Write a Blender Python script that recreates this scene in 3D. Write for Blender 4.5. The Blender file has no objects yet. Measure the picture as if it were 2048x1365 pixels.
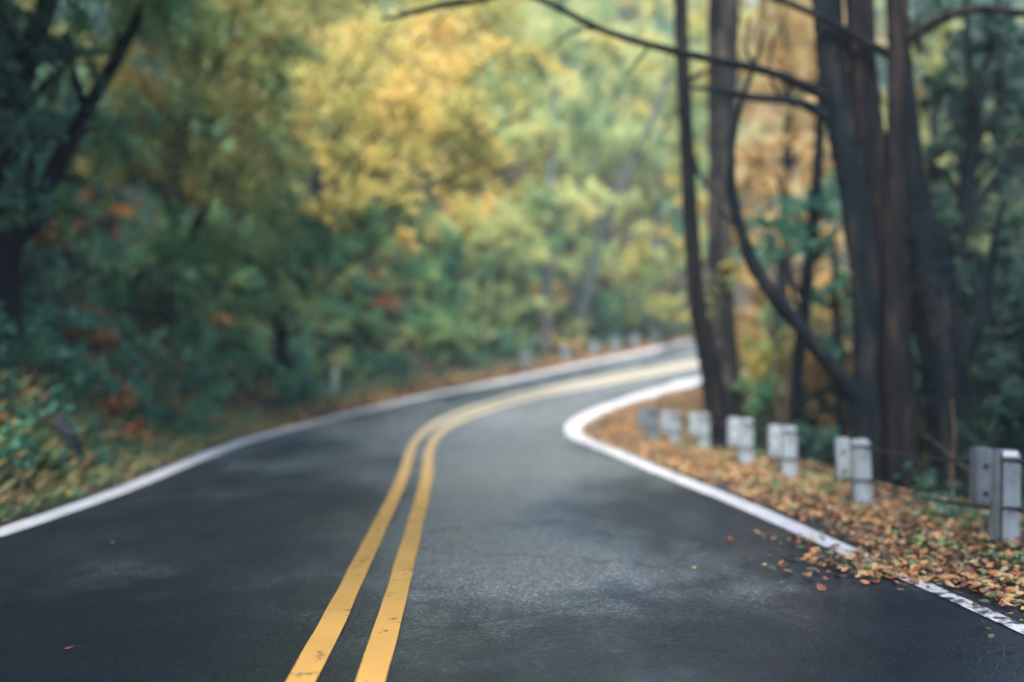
import bpy, math, random
import numpy as np
from mathutils import Vector

rng = np.random.default_rng(11)
random.seed(11)
scene = bpy.context.scene
COL = scene.collection
PI = math.pi

# ------------------------------------------------------------------ camera model
F = 1991.0            # focal length in pixels of a 2048 wide frame (35 mm lens)
CAM_H = 1.25
PITCH = math.atan(58.0 / F)
cp, sp = math.cos(PITCH), math.sin(PITCH)

def at(px, py, Y):
    """World point seen at pixel (px,py) standing Y metres ahead."""
    u = (px - 1024.0) / F
    v = (682.5 - py) / F
    dy = cp - v * sp
    dz = sp + v * cp
    k = Y / dy
    return np.array([u * k, Y, CAM_H + dz * k])

SL = 0.115
def g(y):
    y = np.asarray(y, float)
    r = np.where(y < 19, 0.0, np.where(y < 27, SL * (y - 19) ** 2 / 16.0, SL * (y - 23)))
    top = SL * (46 - 23)
    return np.where(y > 46, top + (1 - np.exp(-(y - 46) / 8.0)) * 0.9, r)

def on_road(px, py):
    lo, hi = 2.0, 60.0
    best = None
    prev = None
    for Y in np.arange(2.0, 60.0, 0.02):
        d = at(px, py, Y)[2] - float(g(Y))
        if d <= 0:
            best = Y; break
    p = at(px, py, best)
    return (p[0], p[1])

# ------------------------------------------------------------------ materials
def new_mat(name):
    m = bpy.data.materials.new(name); m.use_nodes = True
    nt = m.node_tree
    for n in list(nt.nodes): nt.nodes.remove(n)
    return m, nt

def N(nt, t, **kw):
    n = nt.nodes.new(t)
    for k, v in kw.items():
        if k.startswith('i_'):
            n.inputs[k[2:].replace('_', ' ')].default_value = v
        else:
            setattr(n, k, v)
    return n

def ramp(nt, stops, interp='LINEAR'):
    r = nt.nodes.new('ShaderNodeValToRGB')
    r.color_ramp.interpolation = interp
    e = r.color_ramp.elements
    while len(e) < len(stops): e.new(0.5)
    for k, (p, c) in enumerate(stops):
        e[k].position = p
        e[k].color = (c[0], c[1], c[2], 1) if len(c) == 3 else c
    return r

def leaf_mat(name, cols, trans=0.35, patch=2.2, rough=0.55, spec=0.25, gain=1.45, byleaf=0.5):
    cols = [tuple(min(.8, q * gain) for q in c) for c in cols]
    m, nt = new_mat(name)
    out = N(nt, 'ShaderNodeOutputMaterial')
    geo = N(nt, 'ShaderNodeNewGeometry')
    tc = N(nt, 'ShaderNodeTexCoord')
    noi = N(nt, 'ShaderNodeTexNoise'); noi.inputs['Scale'].default_value = 1.0 / patch; noi.inputs['Detail'].default_value = 2.0
    nt.links.new(tc.outputs['Object'], noi.inputs['Vector'])
    # mostly one hue per patch of the crown, scattered leaf by leaf
    a = N(nt, 'ShaderNodeMath', operation='MULTIPLY_ADD'); a.inputs[1].default_value = 4.0 * (1 - byleaf); a.inputs[2].default_value = -2.0 * (1 - byleaf) + .5 - byleaf / 2
    nt.links.new(noi.outputs['Fac'], a.inputs[0])
    b = N(nt, 'ShaderNodeMath', operation='MULTIPLY_ADD'); b.inputs[1].default_value = byleaf
    nt.links.new(geo.outputs['Random Per Island'], b.inputs[0]); nt.links.new(a.outputs[0], b.inputs[2])
    r = ramp(nt, [((i + 0.5) / len(cols), c) for i, c in enumerate(cols)])
    nt.links.new(b.outputs[0], r.inputs['Fac'])
    bs = N(nt, 'ShaderNodeBsdfPrincipled'); bs.inputs['Roughness'].default_value = rough
    bs.inputs['Specular IOR Level'].default_value = spec
    nt.links.new(r.outputs['Color'], bs.inputs['Base Color'])
    tr = N(nt, 'ShaderNodeBsdfTranslucent'); nt.links.new(r.outputs['Color'], tr.inputs['Color'])
    mx = N(nt, 'ShaderNodeMixShader'); mx.inputs[0].default_value = trans
    nt.links.new(bs.outputs[0], mx.inputs[1]); nt.links.new(tr.outputs[0], mx.inputs[2])
    nt.links.new(mx.outputs[0], out.inputs['Surface'])
    return m

def surf_mat(name, stops, scale=6.0, rough=0.85, bump=0.4, bscale=40.0, stretch=(1, 1, 1), spec=0.3, detail=6.0, dist=0.02):
    m, nt = new_mat(name)
    out = N(nt, 'ShaderNodeOutputMaterial'); bs = N(nt, 'ShaderNodeBsdfPrincipled')
    tc = N(nt, 'ShaderNodeTexCoord'); mp = N(nt, 'ShaderNodeMapping'); mp.inputs['Scale'].default_value = stretch
    nt.links.new(tc.outputs['Object'], mp.inputs['Vector'])
    n1 = N(nt, 'ShaderNodeTexNoise'); n1.inputs['Scale'].default_value = scale; n1.inputs['Detail'].default_value = detail
    n1.inputs['Roughness'].default_value = 0.65
    nt.links.new(mp.outputs[0], n1.inputs['Vector'])
    r = ramp(nt, stops); nt.links.new(n1.outputs['Fac'], r.inputs['Fac']); nt.links.new(r.outputs[0], bs.inputs['Base Color'])
    n2 = N(nt, 'ShaderNodeTexNoise'); n2.inputs['Scale'].default_value = bscale; n2.inputs['Detail'].default_value = 4.0
    nt.links.new(mp.outputs[0], n2.inputs['Vector'])
    bp = N(nt, 'ShaderNodeBump'); bp.inputs['Strength'].default_value = bump; bp.inputs['Distance'].default_value = dist
    nt.links.new(n2.outputs['Fac'], bp.inputs['Height']); nt.links.new(bp.outputs[0], bs.inputs['Normal'])
    bs.inputs['Roughness'].default_value = rough; bs.inputs['Specular IOR Level'].default_value = spec
    nt.links.new(bs.outputs[0], out.inputs['Surface'])
    return m

LM = {}
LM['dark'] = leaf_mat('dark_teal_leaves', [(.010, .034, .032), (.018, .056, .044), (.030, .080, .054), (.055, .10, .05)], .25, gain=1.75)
LM['shade'] = leaf_mat('shaded_teal_leaves', [(.008, .026, .024), (.014, .044, .036), (.024, .062, .044), (.045, .08, .04)], .2, gain=1.15)  # darker copy of the dark leaves, with shade put into its colour
LM['teal'] = leaf_mat('teal_leaves', [(.022, .085, .060), (.035, .12, .085), (.055, .16, .10), (.10, .20, .11)], .3, 1.2, gain=1.65)
LM['green'] = leaf_mat('green_leaves', [(.032, .10, .058), (.055, .15, .075), (.10, .20, .09), (.21, .27, .10)], .35, gain=1.7)
LM['olive'] = leaf_mat('olive_leaves', [(.05, .09, .035), (.10, .14, .04), (.18, .20, .06), (.28, .24, .07), (.30, .19, .06)], .35, 1.3, gain=1.7, byleaf=.6)
LM['yellow'] = leaf_mat('yellow_leaves', [(.18, .215, .07), (.37, .325, .095), (.52, .395, .125), (.54, .35, .11)], .4)
LM['gold'] = leaf_mat('golden_green_leaves', [(.12, .18, .06), (.24, .26, .07), (.42, .34, .09), (.52, .34, .09)], .4)
LM['pale'] = leaf_mat('pale_green_leaves', [(.13, .20, .10), (.24, .32, .14), (.38, .40, .16), (.48, .40, .15)], .45, gain=1.4, byleaf=.4)
LM['orange'] = leaf_mat('orange_leaves', [(.30, .17, .05), (.46, .22, .06), (.52, .30, .09), (.40, .13, .04)], .35, .8)
LM['rust'] = leaf_mat('rust_leaves', [(.12, .05, .03), (.26, .09, .04), (.36, .14, .05), (.20, .12, .05)], .3, .8)
LM['ochre'] = leaf_mat('ochre_leaves', [(.20, .15, .06), (.38, .25, .10), (.50, .33, .13), (.30, .27, .12)], .4)
LM['litter'] = leaf_mat('fallen_leaves', [(.10, .17, .08), (.05, .035, .03), (.20, .08, .045), (.46, .17, .065), (.54, .29, .11), (.50, .38, .18), (.22, .11, .06), (.07, .05, .04), (.20, .24, .10)], .1, .30, gain=1.2, byleaf=.8)
LM['rusty_litter'] = leaf_mat('rusty_fallen_leaves', [(.26, .11, .05), (.48, .22, .09), (.58, .32, .14), (.40, .28, .12)], .1, .5, gain=1.1)
LM['grass'] = leaf_mat('verge_grass', [(.04, .10, .045), (.08, .13, .05), (.17, .15, .065), (.24, .14, .06)], .25, .9)
LM['fern'] = leaf_mat('fern_leaves', [(.03, .13, .08), (.05, .20, .12), (.08, .25, .15)], .3, .5)
LM['whiteleaf'] = leaf_mat('pale_leaf', [(.6, .62, .45), (.7, .7, .5)], .2)

BARK = surf_mat('dark_bark', [(.28, (.002, .005, .008)), (.5, (.006, .010, .014)), (.66, (.022, .021, .021)), (.8, (.045, .042, .038))], 7, .9, .8, 30, (1, 1, .18), .04)
BARK_R = surf_mat('reddish_bark', [(.28, (.003, .005, .008)), (.5, (.010, .010, .012)), (.66, (.030, .023, .021)), (.8, (.06, .045, .04))], 6, .9, .8, 30, (1, 1, .16), .04)
BARK_P = surf_mat('lichened_bark', [(.25, (.008, .010, .013)), (.5, (.022, .022, .022)), (.72, (.13, .11, .085))], 4, .9, .8, 26, (1, 1, .3), .04)
BARK_L = surf_mat('pale_grey_bark', [(.25, (.05, .065, .06)), (.55, (.10, .12, .11)), (.8, (.18, .20, .17))], 5, .9, .8, 26, (1, 1, .3), .05)
STEM = surf_mat('shrub_stem', [(.3, (.05, .035, .025)), (.7, (.12, .08, .05))], 12, .9)

def asphalt():
    m, nt = new_mat('asphalt')
    out = N(nt, 'ShaderNodeOutputMaterial'); bs = N(nt, 'ShaderNodeBsdfPrincipled')
    tc = N(nt, 'ShaderNodeTexCoord')
    mp = N(nt, 'ShaderNodeMapping'); mp.inputs['Scale'].default_value = (1, .45, 1); mp.inputs['Location'].default_value = (3.1, 1.7, 0)
    nt.links.new(tc.outputs['Object'], mp.inputs['Vector'])
    big = N(nt, 'ShaderNodeTexNoise'); big.inputs['Scale'].default_value = .62; big.inputs['Detail'].default_value = 7; big.inputs['Roughness'].default_value = .62
    big.inputs['Distortion'].default_value = .15
    nt.links.new(mp.outputs[0], big.inputs['Vector'])
    fine = N(nt, 'ShaderNodeTexNoise'); fine.inputs['Scale'].default_value = 62; fine.inputs['Detail'].default_value = 3; fine.inputs['Roughness'].default_value = .8
    nt.links.new(tc.outputs['Object'], fine.inputs['Vector'])
    vor = N(nt, 'ShaderNodeTexVoronoi'); vor.inputs['Scale'].default_value = 62
    nt.links.new(tc.outputs['Object'], vor.inputs['Vector'])
    crk = N(nt, 'ShaderNodeTexVoronoi', feature='DISTANCE_TO_EDGE'); crk.inputs['Scale'].default_value = .9
    dst = N(nt, 'ShaderNodeTexNoise'); dst.inputs['Scale'].default_value = 2.2; dst.inputs['Detail'].default_value = 6
    nt.links.new(tc.outputs['Object'], dst.inputs['Vector'])
    vm = N(nt, 'ShaderNodeMix', data_type='RGBA'); vm.inputs[0].default_value = .35
    nt.links.new(tc.outputs['Object'], vm.inputs[6]); nt.links.new(dst.outputs['Color'], vm.inputs[7]); nt.links.new(vm.outputs[2], crk.inputs['Vector'])
    # sky sheen painted pale on the guard post lane, shade dark on the other
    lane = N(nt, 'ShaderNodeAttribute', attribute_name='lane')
    lane_sheen = ramp(nt, [(.0, (.28,) * 3), (.30, (.45,) * 3), (.46, (.50,) * 3), (.54, (.86,) * 3), (.68, (.88,) * 3), (.84, (.50,) * 3), (1., (.28,) * 3)])
    nt.links.new(lane.outputs['Fac'], lane_sheen.inputs['Fac'])
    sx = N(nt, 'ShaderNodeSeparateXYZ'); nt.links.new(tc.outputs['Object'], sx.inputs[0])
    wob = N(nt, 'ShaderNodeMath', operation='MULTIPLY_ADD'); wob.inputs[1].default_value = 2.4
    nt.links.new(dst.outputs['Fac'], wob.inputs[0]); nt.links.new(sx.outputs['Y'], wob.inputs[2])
    seam_shade = N(nt, 'ShaderNodeMapRange'); seam_shade.inputs['From Min'].default_value = 5.3; seam_shade.inputs['From Max'].default_value = 7.2  # repair seam, with dim foreground shade painted into the asphalt tone
    seam_shade.inputs['To Min'].default_value = -.52; seam_shade.inputs['To Max'].default_value = .0
    nt.links.new(wob.outputs[0], seam_shade.inputs['Value'])
    far_sheen = N(nt, 'ShaderNodeMapRange'); far_sheen.inputs['From Min'].default_value = 8.5; far_sheen.inputs['From Max'].default_value = 17  # grazing sheen of the far road, painted as a paler tone
    far_sheen.inputs['To Min'].default_value = .0; far_sheen.inputs['To Max'].default_value = .30
    nt.links.new(sx.outputs['Y'], far_sheen.inputs['Value'])
    s1 = N(nt, 'ShaderNodeMath', operation='ADD'); nt.links.new(seam_shade.outputs[0], s1.inputs[0]); nt.links.new(far_sheen.outputs[0], s1.inputs[1])
    s2 = N(nt, 'ShaderNodeMath', operation='ADD'); nt.links.new(s1.outputs[0], s2.inputs[0]); nt.links.new(lane_sheen.outputs[0], s2.inputs[1])
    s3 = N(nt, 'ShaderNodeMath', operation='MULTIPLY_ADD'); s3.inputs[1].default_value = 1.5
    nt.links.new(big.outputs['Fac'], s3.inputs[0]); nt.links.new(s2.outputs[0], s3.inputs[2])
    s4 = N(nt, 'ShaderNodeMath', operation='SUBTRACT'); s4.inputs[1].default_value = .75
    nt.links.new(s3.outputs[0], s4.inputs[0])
    r1 = ramp(nt, [(.15, (.005, .009, .014)), (.35, (.011, .017, .025)), (.5, (.030, .039, .049)), (.66, (.090, .105, .117)), (.85, (.18, .195, .205))])
    nt.links.new(s4.outputs[0], r1.inputs['Fac'])
    r2 = ramp(nt, [(.34, (.30, .30, .31)), (.5, (.85, .85, .85)), (.60, (1.35, 1.35, 1.35)), (.70, (2.8, 2.8, 2.75))])
    nt.links.new(fine.outputs['Fac'], r2.inputs['Fac'])
    mul = N(nt, 'ShaderNodeMix', data_type='RGBA', blend_type='MULTIPLY'); mul.inputs[0].default_value = 1.0
    nt.links.new(r1.outputs[0], mul.inputs[6]); nt.links.new(r2.outputs[0], mul.inputs[7])
    r3 = ramp(nt, [(.0, (.25, .25, .25)), (.006, (.45, .45, .45)), (.014, (1, 1, 1))]); nt.links.new(crk.outputs['Distance'], r3.inputs['Fac'])
    mul2 = N(nt, 'ShaderNodeMix', data_type='RGBA', blend_type='MULTIPLY'); mul2.inputs[0].default_value = .6
    nt.links.new(mul.outputs[2], mul2.inputs[6]); nt.links.new(r3.outputs[0], mul2.inputs[7])
    sc_ = N(nt, 'ShaderNodeSeparateColor'); nt.links.new(vor.outputs['Color'], sc_.inputs[0])
    r5 = ramp(nt, [(.0, (.45,) * 3), (.6, (.9,) * 3), (.85, (1.35,) * 3), (.97, (2.3,) * 3)]); nt.links.new(sc_.outputs[0], r5.inputs['Fac'])
    mul3 = N(nt, 'ShaderNodeMix', data_type='RGBA', blend_type='MULTIPLY'); mul3.inputs[0].default_value = .85
    nt.links.new(mul2.outputs[2], mul3.inputs[6]); nt.links.new(r5.outputs[0], mul3.inputs[7])
    nt.links.new(mul3.outputs[2], bs.inputs['Base Color'])
    rr = ramp(nt, [(.36, (.46,) * 3), (.50, (.34,) * 3), (.62, (.26,) * 3)])
    nt.links.new(big.outputs['Fac'], rr.inputs['Fac']); nt.links.new(rr.outputs[0], bs.inputs['Roughness'])
    bs.inputs['Specular IOR Level'].default_value = .5
    bp = N(nt, 'ShaderNodeBump'); bp.inputs['Strength'].default_value = .5; bp.inputs['Distance'].default_value = .004
    nt.links.new(vor.outputs['Distance'], bp.inputs['Height']); nt.links.new(bp.outputs[0], bs.inputs['Normal'])
    nt.links.new(bs.outputs[0], out.inputs['Surface'])
    return m

def paint(name, col, wear=.60, worn=(.05, .055, .06), far=None, sc=5.5, frayed=None):
    m, nt = new_mat(name)
    out = N(nt, 'ShaderNodeOutputMaterial'); bs = N(nt, 'ShaderNodeBsdfPrincipled')
    tc = N(nt, 'ShaderNodeTexCoord')
    n1 = N(nt, 'ShaderNodeTexNoise'); n1.inputs['Scale'].default_value = sc; n1.inputs['Detail'].default_value = 8; n1.inputs['Roughness'].default_value = .72
    nt.links.new(tc.outputs['Object'], n1.inputs['Vector'])
    r = ramp(nt, [(wear, (0, 0, 0)), (wear + .07, (1, 1, 1))]); fac = n1.outputs['Fac']
    if frayed:   # paint crumbled away on the oldest stretch
        sy = N(nt, 'ShaderNodeSeparateXYZ'); nt.links.new(tc.outputs['Object'], sy.inputs[0])
        my = N(nt, 'ShaderNodeMapRange'); my.inputs['From Min'].default_value = frayed - 1.2; my.inputs['From Max'].default_value = frayed
        my.inputs['To Min'].default_value = .10; my.inputs['To Max'].default_value = 0
        nt.links.new(sy.outputs['Y'], my.inputs['Value'])
        ad = N(nt, 'ShaderNodeMath', operation='ADD'); nt.links.new(fac, ad.inputs[0]); nt.links.new(my.outputs[0], ad.inputs[1]); fac = ad.outputs[0]
    nt.links.new(fac, r.inputs['Fac'])
    n2 = N(nt, 'ShaderNodeTexNoise'); n2.inputs['Scale'].default_value = 2.0; n2.inputs['Detail'].default_value = 5
    nt.links.new(tc.outputs['Object'], n2.inputs['Vector'])
    r2 = ramp(nt, [(.3, tuple(c * .8 for c in col)), (.65, col)]); nt.links.new(n2.outputs['Fac'], r2.inputs['Fac'])
    mx = N(nt, 'ShaderNodeMix', data_type='RGBA'); nt.links.new(r.outputs[0], mx.inputs[0])
    src = r2.outputs[0]
    if far:      # distant sheen painted in as a paler line colour
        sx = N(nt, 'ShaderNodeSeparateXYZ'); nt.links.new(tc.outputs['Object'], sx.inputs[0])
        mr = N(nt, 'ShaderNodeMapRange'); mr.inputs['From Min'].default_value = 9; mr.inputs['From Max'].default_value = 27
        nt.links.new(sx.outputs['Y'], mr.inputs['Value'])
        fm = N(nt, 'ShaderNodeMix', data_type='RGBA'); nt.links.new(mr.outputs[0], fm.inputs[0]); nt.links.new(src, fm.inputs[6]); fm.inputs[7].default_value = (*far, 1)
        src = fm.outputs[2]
    nt.links.new(src, mx.inputs[6]); mx.inputs[7].default_value = (*worn, 1)
    nt.links.new(mx.outputs[2], bs.inputs['Base Color'])
    bs.inputs['Roughness'].default_value = .3
    nt.links.new(bs.outputs[0], out.inputs['Surface'])
    return m

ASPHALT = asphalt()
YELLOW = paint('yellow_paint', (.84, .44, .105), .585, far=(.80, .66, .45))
WHITE = paint('white_paint', (.82, .80, .80), .575, sc=9.0, frayed=6.6)
SOIL = surf_mat('leafy_soil', [(.3, (.020, .022, .018)), (.5, (.05, .042, .028)), (.7, (.11, .072, .04))], 2.2, .95, .7, 18, spec=.1)
CONCRETE = surf_mat('weathered_concrete', [(.28, (.15, .18, .20)), (.48, (.26, .295, .32)), (.7, (.35, .385, .41))], 7, .8, .35, 60, (1, 1, .4))
CONCRETE_D = surf_mat('dark_grey_concrete', [(.3, (.08, .095, .11)), (.5, (.15, .175, .195)), (.72, (.22, .25, .27))], 7, .85, .35, 60, (1, 1, .4))  # darker concrete for the bend tip post, far posts and reflector post slab
RUBBER = surf_mat('dark_cable_steel', [(.3, (.012, .014, .018)), (.7, (.03, .032, .036))], 20, .6)
REFLECT = surf_mat('white_reflector', [(.3, (.82, .82, .84)), (.7, (.88, .87, .88))], 9, .3, .05, 60)
MARKER = surf_mat('pale_post_paint', [(.3, (.14, .20, .16)), (.7, (.24, .31, .26))], 6, .6)
STONE = surf_mat('grey_rock', [(.3, (.02, .026, .032)), (.55, (.045, .055, .065)), (.8, (.08, .09, .10))], 5, .85, .9, 14)

# ------------------------------------------------------------------ mesh helpers
def link(name, me, m, parent=None):
    o = bpy.data.objects.new(name, me); COL.objects.link(o)
    if m is not None: me.materials.append(m)
    if parent is not None: o.parent = parent
    return o

def np_mesh(name, verts, faces):
    """verts n x 3; faces m x k (all of one size)."""
    me = bpy.data.meshes.new(name)
    verts = np.ascontiguousarray(verts, np.float32); faces = np.ascontiguousarray(faces, np.int32)
    k = faces.shape[1]
    me.vertices.add(len(verts)); me.vertices.foreach_set('co', verts.ravel())
    me.loops.add(faces.size); me.loops.foreach_set('vertex_index', faces.ravel())
    me.polygons.add(len(faces)); me.polygons.foreach_set('loop_start', np.arange(0, faces.size, k, dtype=np.int32))
    me.update(calc_edges=True); me.validate()
    return me

def tag(o, label=None, cat=None, group=None, kind=None):
    if label: o['label'] = label
    if cat: o['category'] = cat
    if group: o['group'] = group
    if kind: o['kind'] = kind
    return o

def empty(name, loc, label, cat, group=None):
    o = bpy.data.objects.new(name, None); COL.objects.link(o); o.location = loc
    o.empty_display_size = .2
    return tag(o, label, cat, group)

def smooth_path(pts, per=6):
    """Catmull-Rom through rows of pts (any number of columns)."""
    P = np.asarray(pts, float)
    if len(P) < 3: 
        t = np.linspace(0, 1, per * 2)[:, None]
        return P[0] * (1 - t) + P[-1] * t
    Q = np.vstack([2 * P[0] - P[1], P, 2 * P[-1] - P[-2]])
    out = []
    for i in range(1, len(Q) - 2):
        for t in np.linspace(0, 1, per, endpoint=False):
            a, b, c, d = Q[i - 1], Q[i], Q[i + 1], Q[i + 2]
            out.append(.5 * ((2 * b) + (c - a) * t + (2 * a - 5 * b + 4 * c - d) * t * t + (3 * b - a - 3 * c + d) * t ** 3))
    out.append(P[-1])
    return np.array(out)

def tube(path, rad, sides=10, rough=.06, seed=0, furrow=0.0):
    """verts, faces of a tapered, slightly lumpy tube (quads, closed by tiny end fans left open)."""
    r = np.random.default_rng(seed)
    path = np.asarray(path, float); n = len(path)
    tan = np.gradient(path, axis=0); tan /= np.linalg.norm(tan, axis=1)[:, None] + 1e-9
    ref = np.array([0., 1., 0.]) if abs(tan[:, 1]).mean() < .8 else np.array([1., 0., 0.])
    u = np.cross(tan, ref); u /= np.linalg.norm(u, axis=1)[:, None] + 1e-9
    w = np.cross(tan, u)
    ang = np.linspace(0, 2 * PI, sides, endpoint=False)
    lump = 1 + rough * r.normal(size=(n, sides)) + rough * 1.2 * np.sin(ang * 3 + r.uniform(0, 6))[None, :]
    if furrow:
        fl = r.normal(size=(1, sides)) * furrow
        lump = lump + fl * (1 + .5 * r.normal(size=(n, sides)))
    rr = np.asarray(rad)[:, None] * lump
    V = path[:, None, :] + rr[..., None] * (np.cos(ang)[None, :, None] * u[:, None, :] + np.sin(ang)[None, :, None] * w[:, None, :])
    V = V.reshape(-1, 3)
    fs = []
    i = np.arange(n - 1)[:, None] * sides; j = np.arange(sides)[None, :]; j2 = (j + 1) % sides
    fs = np.stack([i + j, i + j2, i + sides + j2, i + sides + j], -1).reshape(-1, 4)
    # close the tip
    tip = np.array([[(n - 1) * sides, (n - 1) * sides + a, (n - 1) * sides + a + 1, (n - 1) * sides + a + 2] for a in range(1, sides - 2, 2)])
    return V, np.vstack([fs, tip])

def smooth_shade(o):
    o.data.polygons.foreach_set('use_smooth', np.ones(len(o.data.polygons), bool))
    return o

def leaves(spec, L, bias=(0, 0, -.15), sprays=None, lax=1.0, wid=.5):
    """Leaf quads of clumps. spec rows: (x,y,z, rx,ry,rz, n). Each leaf is one folded-free diamond."""
    Vs = []
    bias = np.asarray(bias, float)
    for (x, y, z, rx, ry, rz, n) in spec:
        n = int(n)
        k = sprays or max(5, n // 80)
        d = rng.normal(size=(k, 3)); d /= np.linalg.norm(d, axis=1)[:, None]
        rad = rng.uniform(0, 1, k) ** (1 / 2.0)
        sc = d * rad[:, None] * np.array([rx, ry, rz])
        ax = d * .6 + bias[None, :] + rng.normal(size=(k, 3)) * .35
        ax /= np.linalg.norm(ax, axis=1)[:, None]
        sl = (rx + ry + rz) / 3 * rng.uniform(.4, .95, k) * lax
        idx = rng.integers(0, k, n)
        t = rng.uniform(-.5, .7, n)
        c = sc[idx] + ax[idx] * (t * sl[idx])[:, None] + rng.normal(size=(n, 3)) * (sl[idx] * .13)[:, None]
        c += np.array([x, y, z])
        dirv = ax[idx] + rng.normal(size=(n, 3)) * .6; dirv /= np.linalg.norm(dirv, axis=1)[:, None]
        nor = rng.normal(size=(n, 3)) * .7 + np.array([0, -.25, .75])
        side = np.cross(dirv, nor); side /= np.linalg.norm(side, axis=1)[:, None] + 1e-9
        l = L * rng.uniform(.6, 1.3, n)[:, None]
        w = l * wid * .5
        quad = np.stack([c - dirv * l * .5, c - dirv * l * .05 + side * w, c + dirv * l * .5, c - dirv * l * .05 - side * w], 1)
        Vs.append(quad.reshape(-1, 3))
    V = np.vstack(Vs)
    return V, np.arange(len(V)).reshape(-1, 4)

# ------------------------------------------------------------------ road polylines
L_px = [(0, 1067), (200, 1000), (363, 932), (484, 885), (584, 857), (700, 828), (834, 797), (951, 774), (1069, 750), (1186, 725), (1303, 701), (1389, 681)]
C_px = [(684, 1350), (738, 1200), (790, 1065), (832, 950), (840, 900), (866, 863), (912, 836), (991, 809), (1069, 789), (1186, 766), (1303, 744), (1397, 727)]
R_px = [(2048, 1260), (1849, 1172), (1674, 1097), (1524, 1025), (1424, 985), (1314, 942), (1225, 903), (1166, 880), (1149, 863), (1160, 844), (1205, 822), (1284, 795), (1362, 772), (1397, 762)]
Lp = [on_road(*p) for p in L_px]; Cp = [on_road(*p) for p in C_px]; Rp = [on_road(*p) for p in R_px]
def extend(P, back, far):
    Q = smooth_path(list(back) + P + list(far), 8)
    d = np.r_[0, np.cumsum(np.linalg.norm(np.diff(Q, axis=0), axis=1))]
    s = np.arange(0, d[-1], .25)
    Q = np.stack([np.interp(s, d, Q[:, 0]), np.interp(s, d, Q[:, 1])], 1)
    # even out the small kinks, more where the road is near and straight, little in the tight bend
    k = np.exp(-.5 * (np.arange(-12, 13) / 4.5) ** 2); k /= k.sum()
    R = np.pad(Q, ((12, 12), (0, 0)), mode='edge')
    S = np.stack([np.convolve(R[:, c], k, 'valid') for c in (0, 1)], 1)
    w = np.clip((19 - Q[:, 1]) / 5, .12, 1)[:, None]
    return Q * (1 - w) + S * w
Ll = extend(Lp, [(-3.6, -40), (-3.75, -12), (-3.85, 0)], [(Lp[-1][0] + 4.5, Lp[-1][1] + 4.2), (Lp[-1][0] + 12, Lp[-1][1] + 8.5), (Lp[-1][0] + 26, Lp[-1][1] + 10.5), (90, Lp[-1][1] + 9)])
Cl = extend(Cp, [(-.35, -40), (-.5, -12), (-.62, 0)], [(Cp[-1][0] + 5, Cp[-1][1] + 5.0), (Cp[-1][0] + 12, Cp[-1][1] + 9.2), (Cp[-1][0] + 26, Cp[-1][1] + 12), (90, Cp[-1][1] + 11)])
Rl = extend(Rp, [(2.8, -40), (2.7, -12), (2.6, 0)], [(Rp[-1][0] + 5.5, Rp[-1][1] + 5.3), (Rp[-1][0] + 13, Rp[-1][1] + 9.3), (Rp[-1][0] + 26, Rp[-1][1] + 11.5), (90, Rp[-1][1] + 11)])
print('L', [tuple(np.round(p, 1)) for p in Lp]); print('C', [tuple(np.round(p, 1)) for p in Cp]); print('R', [tuple(np.round(p, 1)) for p in Rp])

def resample(P, n):
    d = np.r_[0, np.cumsum(np.linalg.norm(np.diff(P, axis=0), axis=1))]
    s = np.linspace(0, d[-1], n)
    return np.stack([np.interp(s, d, P[:, 0]), np.interp(s, d, P[:, 1])], 1), d[-1]

def offset(P, o):
    t = np.gradient(P, axis=0); t /= np.linalg.norm(t, axis=1)[:, None] + 1e-9
    nrm = np.stack([-t[:, 1], t[:, 0]], 1)       # to the left
    o = np.asarray(o, float)
    return P + nrm * (o[:, None] if o.ndim else o)

def sdist(P, x, y):
    """Signed distance to polyline P, positive on its left."""
    x = np.asarray(x, float).ravel(); y = np.asarray(y, float).ravel()
    best = np.full(x.shape, 1e9); sg = np.ones(x.shape)
    for a, b in zip(P[:-1], P[1:]):
        ab = b - a; l2 = ab @ ab
        if l2 < 1e-10: continue
        t = np.clip(((x - a[0]) * ab[0] + (y - a[1]) * ab[1]) / l2, 0, 1)
        dx = x - a[0] - t * ab[0]; dy = y - a[1] - t * ab[1]
        d = dx * dx + dy * dy
        m = d < best
        best = np.where(m, d, best)
        sg = np.where(m, np.sign(ab[0] * (y - a[1]) - ab[1] * (x - a[0])), sg)
    return np.sqrt(best) * np.where(sg == 0, 1, sg)

LO = offset(Ll, .22); RO = offset(Rl, -.42)
LOS, ROS = LO[::3], RO[::3]

def fbm(x, y, s=1.0):
    return (np.sin(x * .9 / s + 1.3 * np.sin(y * .7 / s + .4)) * .5 + np.sin(y * 1.3 / s + 2.1 * np.sin(x * .45 / s)) * .3
            + np.sin(x * 2.7 / s + y * 2.2 / s) * .14 + np.sin(x * 5.1 / s - y * 4.4 / s + 1.) * .06)

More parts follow.
